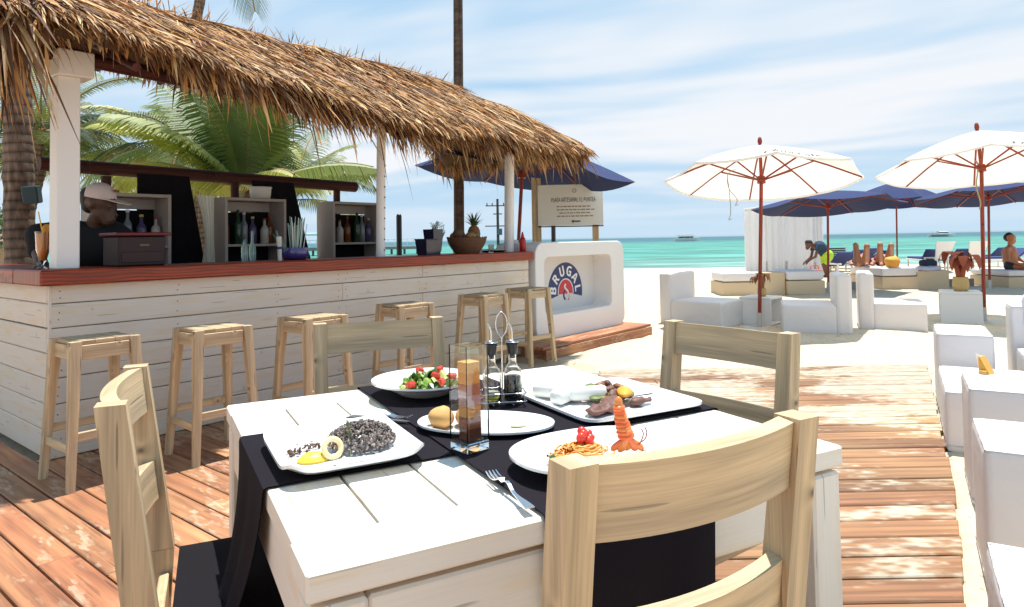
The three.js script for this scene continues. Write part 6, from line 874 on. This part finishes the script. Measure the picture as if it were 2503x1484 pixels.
{
  // the thick trunk by the bar's side wing, its crown high above
  const a = thing('palm_tree', 'thick ringed palm trunk rising beside the bar wing', 'palm tree', [0, 0, 0]); trunk(a, [[-4.66, -0.1, -6.5], [-4.72, 1.2, -6.5], [-4.76, 2.6, -6.5], [-4.9, 4.5, -6.6], [-5.1, 7.4, -6.8]], 0.135, 0.10);
  for (let i = 0; i < 16; i++) frond(a, [-5.1, 7.4, -6.8], i * 2.4, rr(0.1, 1.0), rr(2.4, 3.0), { droop: rr(1.1, 1.9), mat: leafMats[i % 3], n: 40 });
  // the low crowned coconut palm right behind the bar
  const b = thing('palm_tree', 'low coconut palm spreading green fronds above the log rail', 'palm tree', [0, 0, 0]), c = [-3.62, 1.95, -9.2]; trunk(b, [[-3.5, -0.1, -9.3], [-3.55, 1, -9.25], c], 0.13, 0.11);
  const F = (az, el, L, o) => frond(b, c, az, el, L, o);
  F(R(95), R(86), 1.75, { droop: 0.10, mat: leafMats[0], rib: ribRed, leaf: 0.9, n: 100, hang: 0.12, wide: 0.013 });       // the upright fan
  F(R(185), R(42), 2.3, { droop: 0.85, mat: leafMats[2], leaf: 0.8, n: 100, hang: 0.5, wide: 0.014 });
  F(R(172), R(30), 1.5, { droop: 0.7, mat: leafMats[4], leaf: 0.75, n: 90, hang: 0.8, wide: 0.014 });
  F(R(150), R(48), 1.9, { droop: 1.0, mat: leafMats[0], leaf: 0.75, n: 90, wide: 0.014 });
  F(R(5), R(26), 1.85, { droop: 0.80, mat: leafMats[0], leaf: 0.42, n: 90, hang: 1.0, wide: 0.013 });                                     // arching out towards the sea
  F(R(40), R(30), 1.25, { droop: 1.1, mat: leafMats[2], leaf: 0.5, n: 50, hang: 0.9 });
  F(R(-60), R(60), 2.2, { droop: 0.8, mat: leafMats[3], leaf: 0.7 }); F(R(-110), R(60), 2.4, { droop: 0.7, mat: leafMats[3], leaf: 0.8 }); F(R(-150), R(55), 2.4, { droop: 0.7, mat: leafMats[1], leaf: 0.8 }); F(R(60), R(70), 1.7, { droop: 0.8, mat: leafMats[1], leaf: 0.7 }); F(R(120), R(66), 1.8, { droop: 0.6, mat: leafMats[3], leaf: 0.8 });
  // more palms behind it
  const low = (label, p, h, s, k, lean = 0) => { const o = thing('palm_tree', label, 'palm tree', [0, 0, 0], 0), top = [p[0] + lean, h, p[1]]; trunk(o, [[p[0], -0.15, p[1]], [p[0] + lean * 0.3, h * 0.5, p[1]], top], 0.12, 0.085); for (let i = 0; i < 15; i++) frond(o, top, i * 2.4 + k, rr(0.05, 1.25), rr(1.7, 2.3) * s, { droop: rr(0.9, 1.8), mat: leafMats[(i + k) % 4], leaf: 0.6 * s, n: 46, hang: rr(0.4, 0.9), wide: 0.015 * s }); return o; };
  low('dense dark palm standing behind the low coconut palm', [-5.6, -12.2], 2.9, 1.1, 1); low('yellowish palm seen past the corner post of the bar', [-9.2, -12.5], 2.7, 1.05, 2, 0.5); low('slim leaning palm past the thick trunk', [-8.75, -11.9], 3.3, 0.9, 3, 0.45); low('bushy palm in the far group behind the bar', [-7.4, -15.5], 2.8, 1.3, 0, 0.2); low('tall palm whose crown tops the thatch ridge', [-6.4, -12.6], 7.3, 1.0, 2, 0.85);
  low('small palm among the group behind the shelf boxes', [-4.3, -13.2], 2.1, 1.0, 3);
}
single('loudspeaker', at(chamfer(0.13, 0.17, 0.13, 0.01), 0, 0, 0, 0.12, 0.3, 0.08), plain(0.02, 0.045, 0.055, 0.6), 'small dark teal speaker box fixed to the thick palm trunk', 'speaker', [-4.555, 1.76, -6.42]);

// ------------------------------------------------------------------ boats, pier, far shore
{
  const hull = (L, B, H) => { const N = 14, pos = [], Pt = (i, s, lv) => { const t = i / N, w = B / 2 * Math.pow(Math.sin(Math.PI * Math.min(1, 0.12 + t * 0.88) * 0.98 + 0.0), 0.55) * (t > 0.75 ? Math.sqrt((1 - t) / 0.25) : 1); return [(t - 0.5) * L, lv ? H * (1 + 0.35 * t * t) : -0.15, s * w * (lv ? 1 : 0.6)]; }; for (let i = 0; i < N; i++) { for (const s of [-1, 1]) { const a = Pt(i, s, 0), b = Pt(i + 1, s, 0), c = Pt(i + 1, s, 1), d = Pt(i, s, 1); pos.push(...(s > 0 ? [a, b, c, a, c, d] : [a, c, b, a, d, c]).flat()); } const a = Pt(i, -1, 1), b = Pt(i + 1, -1, 1), c = Pt(i + 1, 1, 1), d = Pt(i, 1, 1); pos.push(...[a, c, b, a, d, c].flat()); } const a = Pt(0, -1, 0), b = Pt(0, 1, 0), c = Pt(0, 1, 1), d = Pt(0, -1, 1); pos.push(...[a, b, c, a, c, d].flat()); return fromTris(pos); };
  const o = thing('motor_boat', 'white open motor boat with dark awning on the horizon water', 'boat', [57, -0.1, -221], 0.1); part(o, 'hull', hull(8.6, 2.4, 0.95), M.whitePaint); part(o, 'awning', at(chamfer(5.4, 0.12, 2.0, 0.03), -0.6, 2.0, 0), plain(0.42, 0.42, 0.42)); for (const x of [-3, -1.2, 0.6, 1.9]) for (const z of [-0.9, 0.9]) part(o, 'stanchion', rod([x, 0.75, z], [x, 1.95, z], 0.04, 0.04, 6), M.whitePaint); part(o, 'passengers_bench', at(chamfer(4.6, 0.5, 1.4, 0.05), -0.5, 1.30, 0), plain(0.10, 0.06, 0.05));
  const p = thing('cabin_boat', 'white cabin cruiser anchored beyond the far loungers', 'boat', [140.6, -0.1, -222], -0.15); part(p, 'hull', hull(8.2, 2.6, 0.85), M.whitePaint); part(p, 'cabin', at(chamfer(3.2, 0.9, 1.8, 0.15), 0.2, 1.3, 0), M.whitePaint); part(p, 'window', at(chamfer(2.8, 0.32, 1.84, 0.02), 0.2, 1.4, 0), M.blackPlastic); part(p, 'canopy', at(chamfer(2.2, 0.10, 1.9, 0.03), -2.2, 1.9, 0), M.whitePaint); for (const x of [-3.1, -1.3]) part(p, 'stanchion', rod([x, 0.8, 0.85], [x, 1.88, 0.85], 0.04, 0.04, 6), M.steel); part(p, 'stripe', at(chamfer(5.0, 0.14, 2.62, 0.02), -1.0, 0.4, 0), M.navy);
  const q = thing('pier', 'white railed pier with a long pale roof seen beside the round post', 'pier', [-17.5, -0.15, -78], 0.12); part(q, 'deck', at(chamfer(17, 0.35, 3, 0.03), 0, 0.75, 0), plain(0.22, 0.20, 0.19)); for (let i = 0; i < 12; i++) part(q, 'pile', at(cyl(0.13, 0.13, 1.0, 8), -8 + i * 1.45, -0.3, 1.2), plain(0.10, 0.09, 0.08)); part(q, 'roof', at(chamfer(8, 0.25, 3.4, 0.05), -2.5, 2.45, 0), M.whitePaint); for (let i = 0; i < 6; i++) part(q, 'roof_post', at(cyl(0.08, 0.08, 1.42, 8), -6 + i * 1.45, 0.92, 1.3), M.whitePaint); part(q, 'rail', at(chamfer(17, 0.08, 0.08, 0.01), 0, 1.75, 1.45), M.whitePaint); for (let i = 0; i < 24; i++) part(q, 'baluster', at(cyl(0.035, 0.035, 0.8, 6), -8.3 + i * 0.72, 0.93, 1.45), M.whitePaint);
  const h = thing('beach_hut', 'far brown roofed hut on the shore past the palm trunk', 'hut', [-21, -0.3, -26], 0.5); part(h, 'wall', at(chamfer(4, 1.6, 3, 0.02), 0, 0.8, 0), plain(0.42, 0.32, 0.22)); part(h, 'roof', at(cyl(3.2, 0.1, 1.3, 4), 0, 1.61, 0, 0, Math.PI / 4), plain(0.26, 0.17, 0.10)); part(h, 'door', at(chamfer(0.9, 1.4, 0.06, 0.01), 0.6, 0.75, 1.52), plain(0.10, 0.07, 0.05));
  // low green shore behind it
  const tr = (label, x, z, s) => { const g = thing('shore_tree', label, 'tree', [x, -0.4, z]); part(g, 'trunk', cyl(0.16 * s, 0.09 * s, 2.0 * s, 8), M.bark); const pos = []; for (let i = 0; i < 900; i++) { const a = rr(0, 6.28), e = rr(-0.5, 1.4), q2 = Math.pow(rnd(), 0.4) * (1 + 0.3 * Math.sin(a * 3)), cx = Math.cos(a) * Math.cos(e) * q2 * 1.7 * s, cy = 2.4 * s + Math.sin(e) * q2 * 1.2 * s, cz = Math.sin(a) * Math.cos(e) * q2 * 1.7 * s, w = 0.16 * s; const v = () => rr(-w, w); pos.push(cx + v(), cy + v(), cz + v(), cx + v(), cy + v(), cz + v(), cx + v(), cy + v(), cz + v()); } part(g, 'crown', fromTris(pos), leafMats[3]); };
  tr('far round green tree beside the brown roofed hut', -25.5, -31, 1.3); tr('far round green tree standing in front of the hut wall', -19.0, -24.5, 0.8); tr('far round green tree away from the hut', -31, -36, 1.7);
}
renderer.render(scene, camera);
